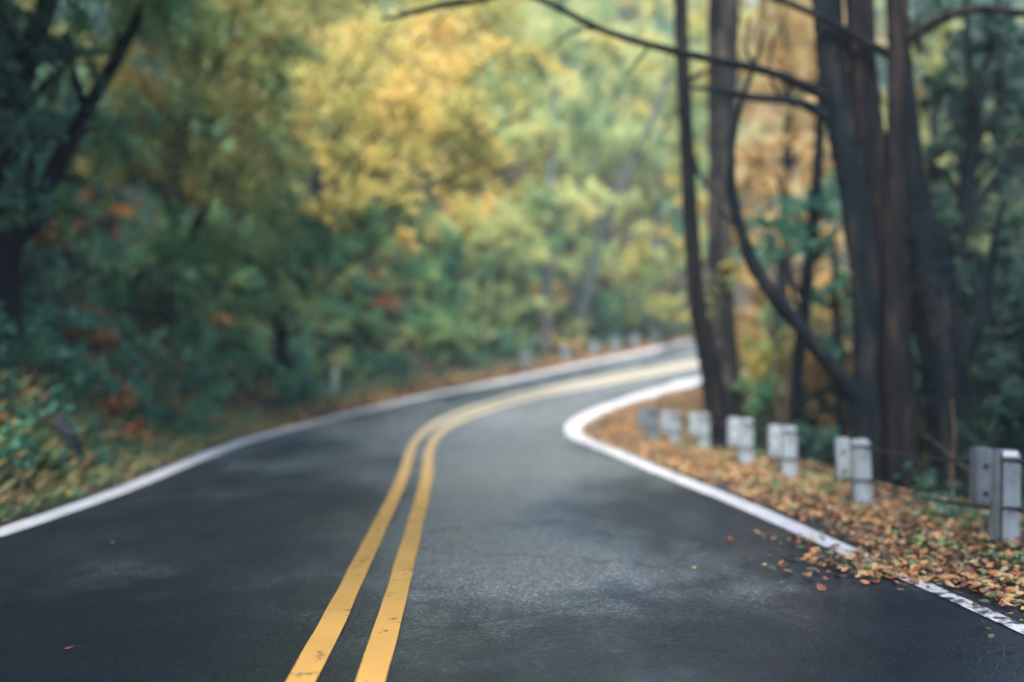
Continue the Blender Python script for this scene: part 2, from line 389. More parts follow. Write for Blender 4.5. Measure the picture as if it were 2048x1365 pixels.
def ground(x, y):
    x = np.asarray(x, float); y = np.asarray(y, float); sh = x.shape
    xf, yf = x.ravel(), y.ravel()
    dl = sdist(LOS, xf, yf); dr = -sdist(ROS, xf, yf)
    base = g(yf)
    vw = np.interp(yf, [0, 12, 21, 28], [.3, .45, .8, 2.0])
    b = np.clip(dl - vw, 0, None)
    bank = np.where(b < 7, 1.15 * b * b / (b + .6), 1.15 * 49 / 7.6 + .62 * (b - 7))
    bank = np.minimum(bank, 34)
    zl = base + .03 * np.clip(dl, 0, vw) + bank + fbm(xf, yf, 1.4) * np.clip(b, 0, 1) * .28
    c = np.clip(dr - 1.45, 0, None)
    fall = -.62 * c * c / (c + 1.2)
    fall = np.maximum(fall, -5.0)
    rise = np.clip(dr - 26, 0, None) * .62
    zr = base - .03 * np.clip(dr, 0, 1.4) + fall + np.minimum(rise, 30) + fbm(xf, yf, 1.6) * np.clip(c, 0, 1) * .25 + fbm(xf * 3, yf * 3) * .02 * np.clip(dr, 0, 1)
    z = np.where(dl > 0, zl, np.where(dr > 0, zr, base - .05))
    return z.reshape(sh)

def gz(x, y):
    return float(ground(np.array([x]), np.array([y]))[0])

# terrain sheet
xs = np.r_[np.linspace(-140, -26, 24), np.linspace(-25, -9, 40), np.linspace(-8.8, 13, 118), np.linspace(13.4, 30, 42), np.linspace(32, 140, 24)]
ys = np.r_[np.linspace(-60, -8, 16), np.linspace(-7, 34, 190), np.linspace(34.4, 62, 70), np.linspace(64, 170, 30)]
X, Y = np.meshgrid(xs, ys)
Z = ground(X, Y)
nx, ny = len(xs), len(ys)
ii = (np.arange(ny - 1)[:, None] * nx + np.arange(nx - 1)[None, :])
fc = np.stack([ii, ii + 1, ii + nx + 1, ii + nx], -1).reshape(-1, 4)
terrain = smooth_shade(link('ground', np_mesh('ground', np.stack([X, Y, Z], -1).reshape(-1, 3), fc), SOIL)); tag(terrain, 'brown leafy forest soil rising as a bank beside the bend', 'ground', kind='structure')

# road sheet
n = 420
A, _ = resample(LO, n); B, _ = resample(RO, n)
# pair edge samples by projecting both on the centre line
Cc, _ = resample(Cl, n)
def pair(P):
    out = []
    t = np.gradient(Cc, axis=0); t /= np.linalg.norm(t, axis=1)[:, None]
    Pd, _ = resample(P, 4000)
    lo = 0
    for c, tt in zip(Cc, t):
        s = np.abs((Pd - c) @ tt) + np.where(np.linalg.norm(Pd - c, axis=1) > 9, 1e3, 0)
        j = int(np.argmin(s)); j = max(j, lo); lo = j
        out.append(Pd[j])
    return np.array(out)
A, B = pair(LO), pair(RO)
ts = np.linspace(0, 1, 11)
RV = A[:, None, :] * (1 - ts)[None, :, None] + B[:, None, :] * ts[None, :, None]
RZ = g(RV[..., 1])
rv = np.concatenate([RV, RZ[..., None]], -1).reshape(-1, 3)
ii = (np.arange(n - 1)[:, None] * 11 + np.arange(10)[None, :])
rf = np.stack([ii, ii + 1, ii + 12, ii + 11], -1).reshape(-1, 4)[:, ::-1]
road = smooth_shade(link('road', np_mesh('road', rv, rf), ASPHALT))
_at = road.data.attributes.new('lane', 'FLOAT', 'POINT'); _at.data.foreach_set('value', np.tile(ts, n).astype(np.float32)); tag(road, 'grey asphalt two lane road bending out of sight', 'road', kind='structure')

def strip(name, P, w, mat, label, z=.006, y0=-8, cuts=()):
    P, tot = resample(P, 900)
    keep = P[:, 1] > y0
    P = P[keep]
    ww = np.interp(P[:, 1], [x[0] for x in w], [x[1] for x in w])
    e = fbm(P[:, 0] * 5, P[:, 1] * 5) * .005
    a = offset(P, ww / 2 + e); b = offset(P, -ww / 2 + fbm(P[:, 0] * 6 + 2, P[:, 1] * 4) * .005)
    V = np.stack([np.c_[a, g(a[:, 1]) + z], np.c_[b, g(b[:, 1]) + z]], 1).reshape(-1, 3)
    i = np.arange(len(P) - 1) * 2
    f = np.stack([i, i + 1, i + 3, i + 2], -1)[:, ::-1]
    o = link(name, np_mesh(name, V, f), mat)
    tag(o, label, 'road marking', kind='structure')
    return o

strip('white_edge_line', Ll, [(0, .18), (7, .21), (13, .25), (21, .32), (30, .42)], WHITE, 'white edge line below the wooded bank')
strip('white_edge_line', Rl, [(0, .10), (5.6, .11), (6.6, .18), (9, .22), (13, .24), (18, .32), (21, .42), (27, .7), (40, .8)], WHITE, 'white edge line beside the guard posts and leaf litter')
gap = np.interp(Cl[:, 1], [0, 14, 21, 30], [.137, .14, .18, .30])
wy = [(0, .118), (14, .135), (21, .18), (30, .34)]
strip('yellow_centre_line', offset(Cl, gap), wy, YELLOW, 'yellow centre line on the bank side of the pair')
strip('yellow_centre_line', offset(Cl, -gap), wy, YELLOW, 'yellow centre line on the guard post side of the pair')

# ------------------------------------------------------------------ trees
SEED = [100]
def tube_obj(name, path3, rad, mat, parent, sides=10, rough=.06, furrow=0.0):
    SEED[0] += 1
    P = np.c_[np.asarray(path3, float), np.asarray(rad, float)]
    Q = smooth_path(P, 5 if not furrow else 12)
    V, f = tube(Q[:, :3], np.maximum(Q[:, 3], .004), sides, rough, SEED[0], furrow)
    off = np.array(parent.location)
    return smooth_shade(link(name, np_mesh(name, V - off, f), mat, parent))

def px_path(rows, Y0, dY=0.0):
    """rows (px,py,diam_px[,Y]) -> points, radii"""
    pts, rad = [], []
    for r in rows:
        Y = r[3] if len(r) > 3 else Y0
        p = at(r[0], r[1], Y); pts.append(p); rad.append(r[2] / F * Y / 2)
    return np.array(pts), np.array(rad)

def clumps(rows, fill=1.0, L=.12, wid=.5):
    """rows (px,py,Y, rx_m, rz_m[, dens]) -> leaf specs"""
    out = []
    for r in rows:
        p = at(r[0], r[1], r[2]); rx, rz = r[3], r[4]; d = (r[5] if len(r) > 5 else 1.0) * fill
        ry = (rx + rz) / 2
        area = (L * L * wid * .5)
        n = d * 3.0 * (rx * rz * 3.14) / area
        out.append((p[0], p[1], p[2], rx, ry, rz, max(60, n)))
    return out

def tree(name, label, cat, trunk, Y0, crown, pal, L=.12, branches=(), bark=None, group=None, fill=1.0, bias=(0, 0, -.2), limbs=True, wid=.5, lax=1.0, base=None):
    bark = bark or BARK
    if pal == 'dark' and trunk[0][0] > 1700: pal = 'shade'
    pts, rad = px_path(trunk, Y0)
    # run the foot of the trunk down into the ground
    x, y = (base if base else (pts[0][0], pts[0][1]))
    zg = gz(x, y)
    if pts[0][2] > zg + .03:
        pts = np.vstack([[x, y, zg - .12], pts]); rad = np.r_[rad[0] * 1.4, rad]
    else:
        pts[0][2] = zg - .12
        # drop points that ended up under ground
        keep = np.r_[True, pts[1:, 2] > zg + .1]
        pts, rad = pts[keep], rad[keep]
    root = empty(name, (pts[0][0], pts[0][1], zg), label, cat, group)
    tube_obj('trunk', pts, rad, bark, root, 24 if Y0 < 20 else 10, 0.04 if Y0 < 20 else .06, .075 if Y0 < 20 else 0)
    for br in branches:
        bp, brd = px_path(br, Y0)
        tube_obj('branch', bp, brd, bark, root, 10, .08)
    spec = clumps(crown, fill, L, wid) if crown else []
    if spec:
        if limbs:
            for s in spec[:14]:
                c = np.array(s[:3])
                # leave the trunk at a point lower than the clump
                zi = np.clip(c[2] - .45 * abs(c[0] - pts[-1][0]) - .4, pts[1][2] if len(pts) > 1 else zg, pts[-1][2])
                a = np.array([np.interp(zi, pts[:, 2], pts[:, k]) for k in range(3)]) if np.all(np.diff(pts[:, 2]) > 0) else pts[-1]
                ra = float(np.interp(zi, pts[:, 2], rad)) if np.all(np.diff(pts[:, 2]) > 0) else rad[-1]
                mid = (a + c) / 2 + np.array([rng.normal() * .1, rng.normal() * .1, .18])
                r0 = min(ra * .6, .07)
                tube_obj('branch', [a, mid, c, c + (c - mid) * .5], [r0, r0 * .7, r0 * .4, .008], bark, root, 6, .08)
        V, f = leaves(spec, L, bias, wid=wid, lax=lax)
        V -= np.array(root.location)
        link('crown', np_mesh('crown', V, f), LM[pal], root)
    return root

def shrub(label, px, py, Y, rx, rz, pal, L=.11, name='shrub', cat='shrub', group=None, dens=1.0, bias=(0, 0, .15), wid=.55):
    """A bush whose leafy mass is seen at (px,py), standing on the ground below."""
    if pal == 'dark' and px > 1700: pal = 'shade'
    p = at(px, py, Y); zg = gz(p[0], p[1])
    if p[0] < 6 and px < 1400 and p[2] - zg > rz * .7 or p[2] < zg:
        # slide along the line of sight to where the bank carries the bush
        YY = np.arange(6.0, 70.0, .12)
        pp = np.array([at(px, py, q) for q in YY])
        hit = np.nonzero(pp[:, 2] - rz * .55 * YY / Y < ground(pp[:, 0], pp[:, 1]))[0]
        if len(hit):
            q = YY[hit[0]]; k = q / Y; p = pp[hit[0]]; zg = gz(p[0], p[1]); rx *= k; rz *= k; L *= max(1, k) ** .5
    root = empty(name, (p[0], p[1], zg), label, cat, group)
    cz = p[2]
    for k in range(4):
        a = k * PI / 2 + rng.uniform(0, 1)
        e = np.array([p[0] + math.cos(a) * rx * .5, p[1] + math.sin(a) * rx * .5, max(cz + rng.uniform(-.2, .3) * rz, zg + .1)])
        s = np.array([p[0] + math.cos(a) * .05, p[1] + math.sin(a) * .05, zg - .06])
        tube_obj('stem', [s, (s + e) / 2 + np.array([0, 0, .04]), e], [.022, .015, .006], STEM, root, 6, .05)
    if p[1] < 12: L *= .65
    area = L * L * wid * .5
    spec = []
    nsub = 6
    for k in range(nsub):
        d = rng.normal(size=3); d /= np.linalg.norm(d)
        s = rng.uniform(.45, .75)
        spec.append((p[0] + d[0] * rx * .55, p[1] + d[1] * rx * .55, cz + d[2] * rz * .5, rx * s, rx * s, rz * s, dens * 3.0 * 3.14 * rx * rz * s * s / area * .8))
    V, f = leaves(spec, L, bias, wid=wid)
    V[:, 2] = np.maximum(V[:, 2], zg + .02 * rng.random(len(V)))
    V -= np.array(root.location)
    link('foliage', np_mesh('foliage', V, f), LM[pal], root)
    return root


# --- trunks beside the guard posts
tree('slender_tree', 'slender reddish trunk rising between two guard posts at the bend', 'tree',
     [(1446, 898, 58), (1436, 830, 47), (1424, 750, 42), (1410, 680, 36), (1396, 610, 34), (1385, 480, 31), (1375, 300, 28), (1367, 150, 27), (1362, 0, 27), (1357, -200, 23), (1352, -420, 16)], 16.4,
     [(1330, -430, 16.4, 1.3, .9), (1440, -520, 16.8, 1.3, .9), (1250, -380, 16.0, 1.0, .7)], 'gold', .12,
     [[(1371, 170, 14), (1373, 230, 13), (1380, 290, 11), (1392, 335, 10), (1410, 368, 8), (1438, 392, 5)], [(1374, 168, 12), (1392, 152, 10), (1418, 140, 7), (1450, 120, 5)]], BARK_R)
tree('mossy_tree', 'dark lichened trunk just behind the slender reddish one', 'tree',
     [(1466, 900, 60), (1458, 800, 52), (1448, 690, 50), (1442, 560, 46), (1440, 430, 44), (1442, 330, 46), (1445, 200, 54), (1448, 0, 58), (1450, -250, 50), (1452, -420, 34)], 19.5,
     [(1430, -460, 19.5, 1.7, 1.0), (1560, -420, 20, 1.5, .9), (1410, 610, 19.2, .25, .35), (1455, 560, 19.2, .3, .3)], 'gold', .13, (), BARK_P)
tree('forked_tree', 'thick dark trunk with long bare limbs reaching over the road', 'tree',
     [(1738, 975, 62), (1735, 800, 58), (1740, 660, 58), (1731, 540, 58), (1712, 400, 57), (1690, 280, 56), (1670, 160, 56), (1658, 60, 56), (1648, -120, 54), (1640, -420, 40)], 12.3,
     [(1600, -470, 12.3, 1.3, .8), (1420, -330, 12.3, 1.2, .5), (1700, -520, 12.6, 1.2, .8)], 'dark', .11,
     [[(1655, 195, 26), (1600, 168, 22), (1530, 142, 19), (1420, 118, 17), (1300, 90, 15), (1200, 58, 13), (1110, 12, 12), (1030, -14, 11), (960, 0, 11), (880, 12, 13), (810, 30, 9), (760, 40, 5)],
      [(1660, 240, 24), (1610, 210, 20), (1560, 200, 18), (1500, 195, 16), (1440, 182, 13), (1380, 176, 6)],
      [(1715, 800, 38), (1665, 733, 33), (1610, 666, 30), (1550, 596, 28), (1507, 530, 26), (1482, 460, 23), (1466, 390, 20), (1462, 320, 17), (1475, 230, 13), (1505, 140, 9), (1530, 60, 5)],
      [(1560, 198, 8), (1540, 150, 6), (1545, 90, 5), (1570, 40, 3)], [(1510, 135, 8), (1490, 90, 6), (1500, 30, 4)], [(1300, 90, 7), (1270, 130, 5), (1250, 150, 3)], [(1200, 58, 6), (1150, 64, 4), (1110, 90, 3)],
      [(1480, 460, 7), (1440, 420, 5), (1430, 370, 3)], [(1610, 666, 9), (1580, 560, 6), (1585, 500, 4)]], BARK)
tree('twin_stem_tree', 'rust tinged twin stemmed trunk touching the thick dark one', 'tree',
     [(1798, 975, 70), (1796, 820, 62), (1790, 640, 52), (1791, 480, 42), (1791, 300, 36), (1794, 120, 36), (1797, 0, 36), (1802, -220, 30), (1806, -420, 18)], 12.0,
     [(1800, -480, 12.0, 1.3, .8), (1950, -420, 12.0, 1.2, .7)], 'dark', .11,
     [[(1790, 700, 44, 12.3), (1776, 560, 50, 12.3), (1764, 440, 52, 12.3), (1750, 330, 55, 12.3), (1735, 220, 56, 12.3), (1722, 100, 56, 12.3), (1716, -40, 54, 12.3), (1710, -260, 40, 12.3), (1706, -420, 24, 12.3)],
      [(1794, 116, 20), (1760, 100, 18), (1700, 66, 16), (1640, 34, 15), (1570, 4, 13), (1500, -24, 9)],
      [(1800, 80, 24), (1850, 56, 22), (1900, 32, 19), (1950, 20, 17), (2048, 28, 14), (2160, 60, 8)]], BARK_R)
tree('leaning_tree', 'broad black trunk leaning behind the two stemmed pair', 'tree',
     [(1912, 985, 100), (1896, 860, 80), (1888, 740, 86), (1872, 640, 92), (1852, 540, 86), (1836, 450, 68), (1822, 350, 52), (1812, 250, 46), (1800, 120, 42), (1788, -60, 38), (1770, -350, 26)], 13.2,
     [(1760, -420, 13.2, 1.3, .8), (1890, -300, 13.4, 1.1, .7)], 'dark', .11,
     [[(1890, 740, 54), (1935, 690, 30), (1968, 610, 22), (1985, 500, 16), (2010, 400, 10)]], BARK)
tree('thin_tree', 'thin straight dark trunk behind the fourth guard post from the road front', 'tree',
     [(1590, 880, 26), (1594, 780, 25), (1602, 680, 24), (1614, 560, 23), (1628, 440, 22), (1638, 300, 19), (1644, 150, 15), (1650, -20, 11)], 17.0,
     [(1590, 410, 17.0, .55, .4, .5), (1550, 510, 16.8, .55, .4, .5), (1650, 490, 17.2, .5, .4, .5)], 'teal', .11)
tree('fork_topped_tree', 'thin dark trunk forking into a Y over the corner guard post', 'tree',
     [(1902, 960, 34), (1905, 800, 30), (1908, 640, 30), (1916, 500, 31), (1930, 400, 30), (1942, 310, 28), (1948, 230, 26), (1940, 140, 15), (1934, 40, 11), (1930, -100, 8)], 15.5,
     [(1890, 170, 15.3, .6, .45), (2000, 90, 15.6, .7, .5), (1880, 480, 15.2, .5, .5), (1990, 330, 15.8, .55, .4), (1860, 330, 15.6, .4, .5), (2030, 210, 15.4, .5, .5)], 'dark', .11,
     [[(1948, 240, 22), (1962, 170, 18), (1978, 110, 16), (1992, 20, 12), (2000, -100, 7)], [(1925, 430, 18), (1970, 390, 16), (2010, 330, 12), (2060, 280, 8)]], BARK)

# --- wood below the guard posts
tree('autumn_tree', 'ochre and peach leaved tree beyond the drop behind the posts', 'tree',
     [(1560, 700, 26), (1565, 500, 24), (1575, 300, 20), (1580, 120, 14)], 24.0,
     [(1540, 170, 24, 1.1, .9), (1610, 300, 24, 1.0, .9), (1510, 330, 23.6, .9, .8), (1590, 60, 24.4, 1.2, .9), (1520, -40, 24, 1.2, .9), (1650, 160, 24.6, .8, .9), (1480, 430, 23.6, .8, .7), (1500, 560, 23.4, .8, .7), (1600, 470, 23.8, .9, .7), (1660, 560, 24, .8, .7)], 'ochre', .15)
shrub('teal broadleaf bush behind the long curved limb', 1560, 470, 15.5, .6, .45, 'teal', .10, dens=.5)
tree('young_tree', 'small teal leaved tree lit between thin straight trunk and thick dark trunk', 'tree',
     [(1680, 880, 18), (1678, 760, 16), (1672, 620, 13), (1665, 480, 9)], 18.5,
     [(1655, 430, 18.5, .6, .6), (1690, 560, 18.5, .5, .6), (1640, 600, 18.3, .45, .4), (1560, 640, 18.8, .4, .3), (1665, 700, 18.4, .4, .4)], 'teal', .11)
for lab, px, py, Y, rx, rz, pal in [
    ('ochre bush behind the guard posts beside the lichened trunk', 1490, 690, 21.5, .9, .9, 'ochre'),
    ('yellowed bush between long curved limb and thin straight trunk', 1560, 740, 20.0, .75, .8, 'gold'),
    ('tawny bush glowing between thin straight trunk and thick dark one', 1660, 760, 19.5, .7, .9, 'ochre'),
    ('green bush low behind the fourth guard post', 1520, 800, 18.8, .5, .5, 'green'),
    ('dark bush low behind the third guard post', 1640, 880, 15.0, .45, .35, 'dark'),
    ('shaded bush glimpsed past the twin stemmed trunk', 1950, 620, 20.0, 1.0, .9, 'dark'),
    ('bright green bush between twin stemmed trunk and broad leaning trunk', 1838, 800, 15.5, .22, .7, 'green'),
    ('dull green bush beside the broad leaning trunk', 2010, 770, 18.0, .8, .6, 'dark'),
    ('teal bush filling the edge behind the corner guard post', 2040, 640, 14.0, .7, .9, 'dark'),
    ('black green bush low behind the corner guard post', 2030, 860, 11.5, .6, .45, 'dark'),
    ('dark leafy bush at the foot of the broad leaning trunk', 1960, 760, 13.2, .45, .5, 'dark'),
    ('yellow leaved bush above the far white kerb line', 1450, 660, 24.0, .7, .8, 'gold'),
    ('dull green bush filling the gap between twin stemmed trunk and leaning trunk', 1826, 660, 17.5, .3, .55, 'green'),
    ('tawny bush behind the crossing of curved limb and thin straight trunk', 1600, 690, 22.5, .8, .6, 'ochre'),
    ('pale ochre bush at the end of the visible road', 1480, 760, 24.5, .8, .6, 'ochre')]:
    shrub(lab, px, py, Y, rx, rz, pal)
tree('dark_tree', 'dense dark teal tree closing the view at the frame edge', 'tree',
     [(2020, 950, 30), (2015, 700, 28), (2005, 400, 24), (1995, 100, 18)], 19.0,
     [(1990, 130, 19, 1.2, .9), (2060, 300, 19, 1.1, .9), (1920, 260, 19.4, .9, .8), (1990, 430, 18.6, 1.0, .8), (2060, 560, 18.8, 1.0, .9), (1900, 30, 19.4, 1.1, .7), (1890, 400, 19, .8, .8), (1860, 520, 18.8, .7, .7), (1930, 560, 18.8, .7, .7), (1960, 680, 18.6, .8, .7), (1895, 640, 19, .6, .6), (2040, 740, 18.8, .9, .7)], 'dark', .13)
tree('brown_leaved_tree', 'dim brown and green tree seen past the forked dark trunk', 'tree',
     [(1880, 900, 26), (1876, 600, 24), (1870, 300, 20), (1865, 120, 14)], 23.0,
     [(1850, 180, 23, .9, .8), (1860, 330, 23, .9, .8), (1960, 420, 23.4, 1.0, .8), (1840, 80, 23, 1.0, .7), (1960, 250, 23.6, .8, .6)], 'olive', .15)

# --- bank side
tree('tilted_tree', 'dark bare trunk tilted toward the road on the bank', 'tree',
     [(18, 520, 40), (60, 430, 36), (103, 348, 33), (165, 235, 29), (234, 113, 23), (300, -10, 17), (350, -120, 10)], 14.0,
     [(330, -40, 14, .9, .6), (250, 20, 14.2, .7, .5), (150, 90, 14.4, .7, .5), (60, 250, 14.8, .6, .6), (230, 250, 14.6, .7, .5), (140, 420, 14.6, .6, .5)], 'green', .10)
tree('black_tree', 'nearly black trunk standing in shade at the frame corner', 'tree',
     [(-10, 430, 46), (18, 310, 42), (42, 190, 40), (66, 90, 38), (100, 0, 34), (130, -120, 28), (160, -300, 18)], 13.2,
     [(60, -80, 12, 1.0, .7), (-60, 120, 12, .7, .7), (200, -160, 12, 1.0, .6), (10, 40, 12.2, .5, .4), (20, 300, 11.8, .5, .45), (130, 130, 12.6, .45, .4), (60, 410, 12, .5, .4), (0, 180, 12.0, .35, .3)], 'dark', .09)
tree('olive_tree', 'tall olive green tree on the bank beside the yellow one', 'tree',
     [(330, 620, 34), (345, 450, 32), (365, 280, 28), (390, 100, 22), (410, -60, 14)], 23.0,
     [(340, 60, 19, 1.0, .7), (440, 120, 19, .9, .7), (300, 190, 18.6, .9, .7), (420, 260, 18.4, 1.0, .7), (330, 330, 18.4, .9, .6), (500, 30, 19.2, .9, .7), (470, 350, 18.6, .8, .6), (240, 300, 18.6, .8, .6), (230, 110, 19, .8, .6), (520, 210, 19, .7, .6), (380, -60, 19.4, 1.1, .7), (560, 110, 19.4, .7, .5), (280, 20, 18.8, .8, .5), (420, 380, 18, .7, .4)], 'olive', .12, bias=(.8, -.1, -.5), lax=1.5)
tree('green_tree', 'deep green tree filling the bank under the yellow sprays', 'tree',
     [(560, 720, 30), (565, 600, 28), (575, 480, 24), (585, 380, 16)], 25.5,
     [(560, 420, 21.5, .9, .7), (640, 500, 21.2, .8, .6), (500, 520, 21.2, .9, .6), (420, 460, 21.2, .9, .6), (690, 430, 21.6, .7, .6), (600, 590, 21, .8, .6), (470, 620, 20.8, .8, .5), (340, 520, 20.8, .9, .7), (540, 330, 21, .6, .35), (740, 500, 21.4, .5, .3)], 'green', .12, bias=(.7, -.1, -.5), lax=1.4)
tree('yellow_tree', 'big golden yellow tree hanging its sprays over the bend', 'tree',
     [(600, 690, 40), (612, 520, 38), (640, 350, 34), (680, 180, 28), (720, 20, 20), (740, -120, 12)], 30.0,
     [(760, 90, 23.2, 1.2, .8), (860, 60, 23, .9, .6), (690, 200, 23, 1.1, .8), (810, 210, 22.6, 1.2, .8), (920, 170, 22.4, .9, .7), (870, 290, 22.4, 1.0, .6), (960, 280, 22.2, .6, .7),
      (760, 330, 22.4, .9, .45), (985, 350, 22.2, .35, .45), (900, 355, 22.2, .4, .4), (640, 420, 20.4, .55, .35), (560, 330, 20.4, .6, .4), (700, 370, 20.6, .6, .4), (780, 400, 21, .5, .35), (930, 230, 21.6, .7, .5), (960, 110, 22.6, .6, .5), (660, 310, 23, .7, .4), (720, 420, 22.4, .7, .35), (800, 470, 22.2, .5, .22)], 'yellow', .13, bias=(.85, -.1, -.62), lax=1.8)
tree('half_turned_tree', 'mottled olive and amber tree between the olive one and the yellow one', 'tree',
     [(480, 640, 30), (475, 400, 28), (470, 200, 24), (465, 0, 16)], 29.0,
     [(560, 60, 25.5, 1.1, .8), (480, 160, 25.3, 1.1, .8), (580, 250, 25, 1.0, .7), (640, -20, 25.5, 1.2, .8), (540, 380, 25, .9, .6), (610, 150, 24.8, .8, .5)], 'olive', .14, bias=(.7, 0, -.5), lax=1.4)
tree('golden_green_tree', 'half turned gold and green tree behind the yellow one', 'tree',
     [(760, 640, 20), (765, 400, 19), (770, 200, 17), (775, 0, 13)], 36.0,
     [(700, -40, 26.5, 1.2, .8), (820, -60, 26.5, 1.4, .9), (960, 20, 26.6, 1.2, .8), (1060, 130, 26.8, .9, .7), (1010, -70, 26.8, 1.3, .8)], 'gold', .14, bias=(.7, 0, -.5), bark=BARK_L, lax=1.4)
tree('pale_tree', 'tall pale green tree beyond the yellow one across the bend', 'tree',
     [(1090, 690, 22), (1095, 500, 21), (1105, 300, 18), (1115, 100, 13)], 38.0,
     [(1110, 80, 38, 1.7, 1.3), (1060, 260, 38, 1.4, 1.2), (1160, 240, 38, 1.5, 1.3), (1050, 430, 37, 1.4, 1.1), (1130, 400, 37, 1.3, 1.0), (1200, 90, 38.4, 1.7, 1.3), (1140, -60, 38, 1.9, 1.2), (1095, 520, 36.4, .9, .6), (1060, 600, 36, .7, .5)], 'pale', .2, bark=BARK_L)
tree('crooked_tree', 'leaning grey trunk among pale foliage above the far road', 'tree',
     [(1150, 690, 20), (1178, 570, 19), (1206, 465, 18), (1240, 380, 18), (1266, 320, 18), (1305, 240, 17), (1340, 140, 14)], 41.0,
     [(1330, 120, 41, 1.7, 1.2), (1250, 170, 41.4, 1.4, 1.0), (1300, 330, 41.6, 1.2, 1.0), (1230, 300, 41.6, 1.2, .8), (1340, -20, 41, 1.8, 1.2), (1235, 400, 39.4, .9, .5), (1195, 500, 39.2, .8, .5), (1290, 270, 40, .5, .4)], 'pale', .2, bark=BARK_L)
tree('straw_tree', 'straw yellow tree beside the slender reddish trunk top', 'tree',
     [(1310, 660, 20), (1312, 500, 20), (1318, 380, 16), (1325, 260, 10)], 43.0,
     [(1300, 410, 43, 1.5, .9), (1350, 500, 43, 1.4, 1.0), (1290, 540, 42.6, 1.3, .9), (1340, 300, 43.6, 1.4, 1.1), (1380, 200, 43.8, 1.5, 1.2), (1400, 400, 43.5, 1.5, 1.3), (1410, 60, 44, 1.6, 1.3)], 'gold', .2, bark=BARK_L)
for i, (px, Y, h0) in enumerate([(960, 35, 430), (1000, 36, 420), (905, 34, 470), (1040, 36.5, 480)]):
    tree('columnar_tree', ['pale columnar sapling nearest the yellow sprays of four slim ones', 'tallest pale columnar sapling of the four slim ones', 'deep green columnar sapling standing apart from its slim neighbours', 'short pale columnar sapling closest to the orange shrub'][i], 'tree',
         [(px, 720, 9), (px + 2, 600, 8), (px + 4, h0 + 20, 5)], Y,
         [(px + rng.normal() * 6, yy, Y, .42, .8) for yy in np.arange(h0 + 20, 690, 55)], 'pale' if i != 2 else 'green', .14, group='slim columnar saplings beyond the bend', bias=(0, 0, .5))
for lab, px, py, Y, rx, rz, pal in [
    ('orange topped shrub beside the pale columnar saplings', 1085, 585, 36.5, 1.0, .55, 'orange'),
    ('peach coloured shrub just above the far guard posts', 1085, 650, 35.0, .8, .55, 'orange'),
    ('low tawny shrub over the far white edge line', 1110, 690, 34.5, .9, .35, 'ochre'),
    ('dark hollow bush below the leaning grey trunk', 1150, 610, 38.5, 1.1, 1.4, 'dark'),
    ('dark bush above the far guard posts', 1210, 640, 40.0, 1.3, .8, 'green'),
    ('round yellow green shrub over the end of the far guard posts', 1255, 640, 41.0, .8, .6, 'gold'),
    ('yellow green shrub touching the slender reddish trunk', 1330, 625, 42.5, 1.1, .8, 'gold'),
    ('dim green shrub under the round yellow green one', 1310, 668, 41.5, 1.3, .4, 'dark'),
    ('rust red shrub on the bank under the yellow tree', 735, 560, 25.0, .42, .32, 'rust'),
    ('bright rust orange spray shrub above the marker post', 765, 615, 25.5, .55, .25, 'rust'),
    ('orange shrub tucked under the deep green tree', 625, 550, 23.5, .35, .2, 'orange'),
    ('small orange leaved shrub in the middle of the bank', 445, 650, 17.5, .38, .2, 'orange'),
    ('broad teal bush in the middle of the bank', 385, 690, 15.5, .55, .5, 'teal'),
    ('bright teal bush under the deep green tree', 655, 505, 22.0, .5, .45, 'teal'),
    ('teal bush beside the marker post', 730, 720, 26.0, .9, .6, 'teal'),
    ('grey green bush behind the marker post', 690, 650, 26.5, 1.0, .7, 'green'),
    ('wide grey green bush at the bend apex', 860, 660, 30.0, 1.3, .7, 'green'),
    ('low dark bush at the bend apex', 905, 715, 31.0, 1.0, .35, 'dark'),
    ('pale teal bush above the orange verge', 990, 690, 32.5, 1.0, .6, 'teal'),
    ('soft green bush between rust shrub and columnar saplings', 830, 570, 30.5, 1.1, .9, 'green'),
    ('pale green bush under the yellow sprays', 860, 480, 32.0, 1.2, .8, 'pale'),
    ('teal bush leaning over the verge grass', 430, 790, 14.5, .5, .32, 'teal'),
    ('pale teal bush at the verge before the marker post', 560, 770, 19.0, .65, .35, 'teal'),
    ('dark green bush in the hollow beside the marker post', 600, 710, 21.0, .6, .4, 'dark'),
    ('low teal bush along the verge under the broad teal one', 340, 830, 12.5, .5, .25, 'teal'),
    ('teal fern like bush beside the grey rock', 60, 700, 10.8, .35, .3, 'teal'),
    ('teal bush topping the reddish bare patch', 130, 760, 11.2, .42, .28, 'teal'),
    ('deep teal bush at the frame edge below the black trunk', 20, 590, 11.4, .4, .35, 'dark'),
    ('fresh green bush high on the bank at the frame edge', 70, 605, 11.6, .32, .22, 'green'),
    ('glowing orange bush at the frame edge above the verge', 22, 855, 9.3, .22, .14, 'orange'),
    ('dark teal bush under the glowing orange one', 35, 900, 9.2, .22, .16, 'teal'),
    ('reddish brown bush on the bare patch of bank', 190, 680, 12.2, .42, .32, 'rust'),
    ('russet bush near the tilted bare trunk', 90, 480, 13.2, .5, .35, 'rust'),
    ('dark bush under the tilted bare trunk', 200, 540, 14.2, .8, .5, 'dark'),
    ('dark green bush above the broad teal one', 330, 580, 16.5, .8, .5, 'dark'),
    ('mid green bush above the small orange leaved one', 470, 570, 18.5, .8, .5, 'green'),
    ('teal bush between grey rock and verge grass', 230, 800, 11.2, .38, .26, 'teal'),
    ('amber bush under the olive green tree', 215, 420, 15.6, .5, .4, 'orange')]:
    shrub(lab, px, py, Y, rx, rz, pal)

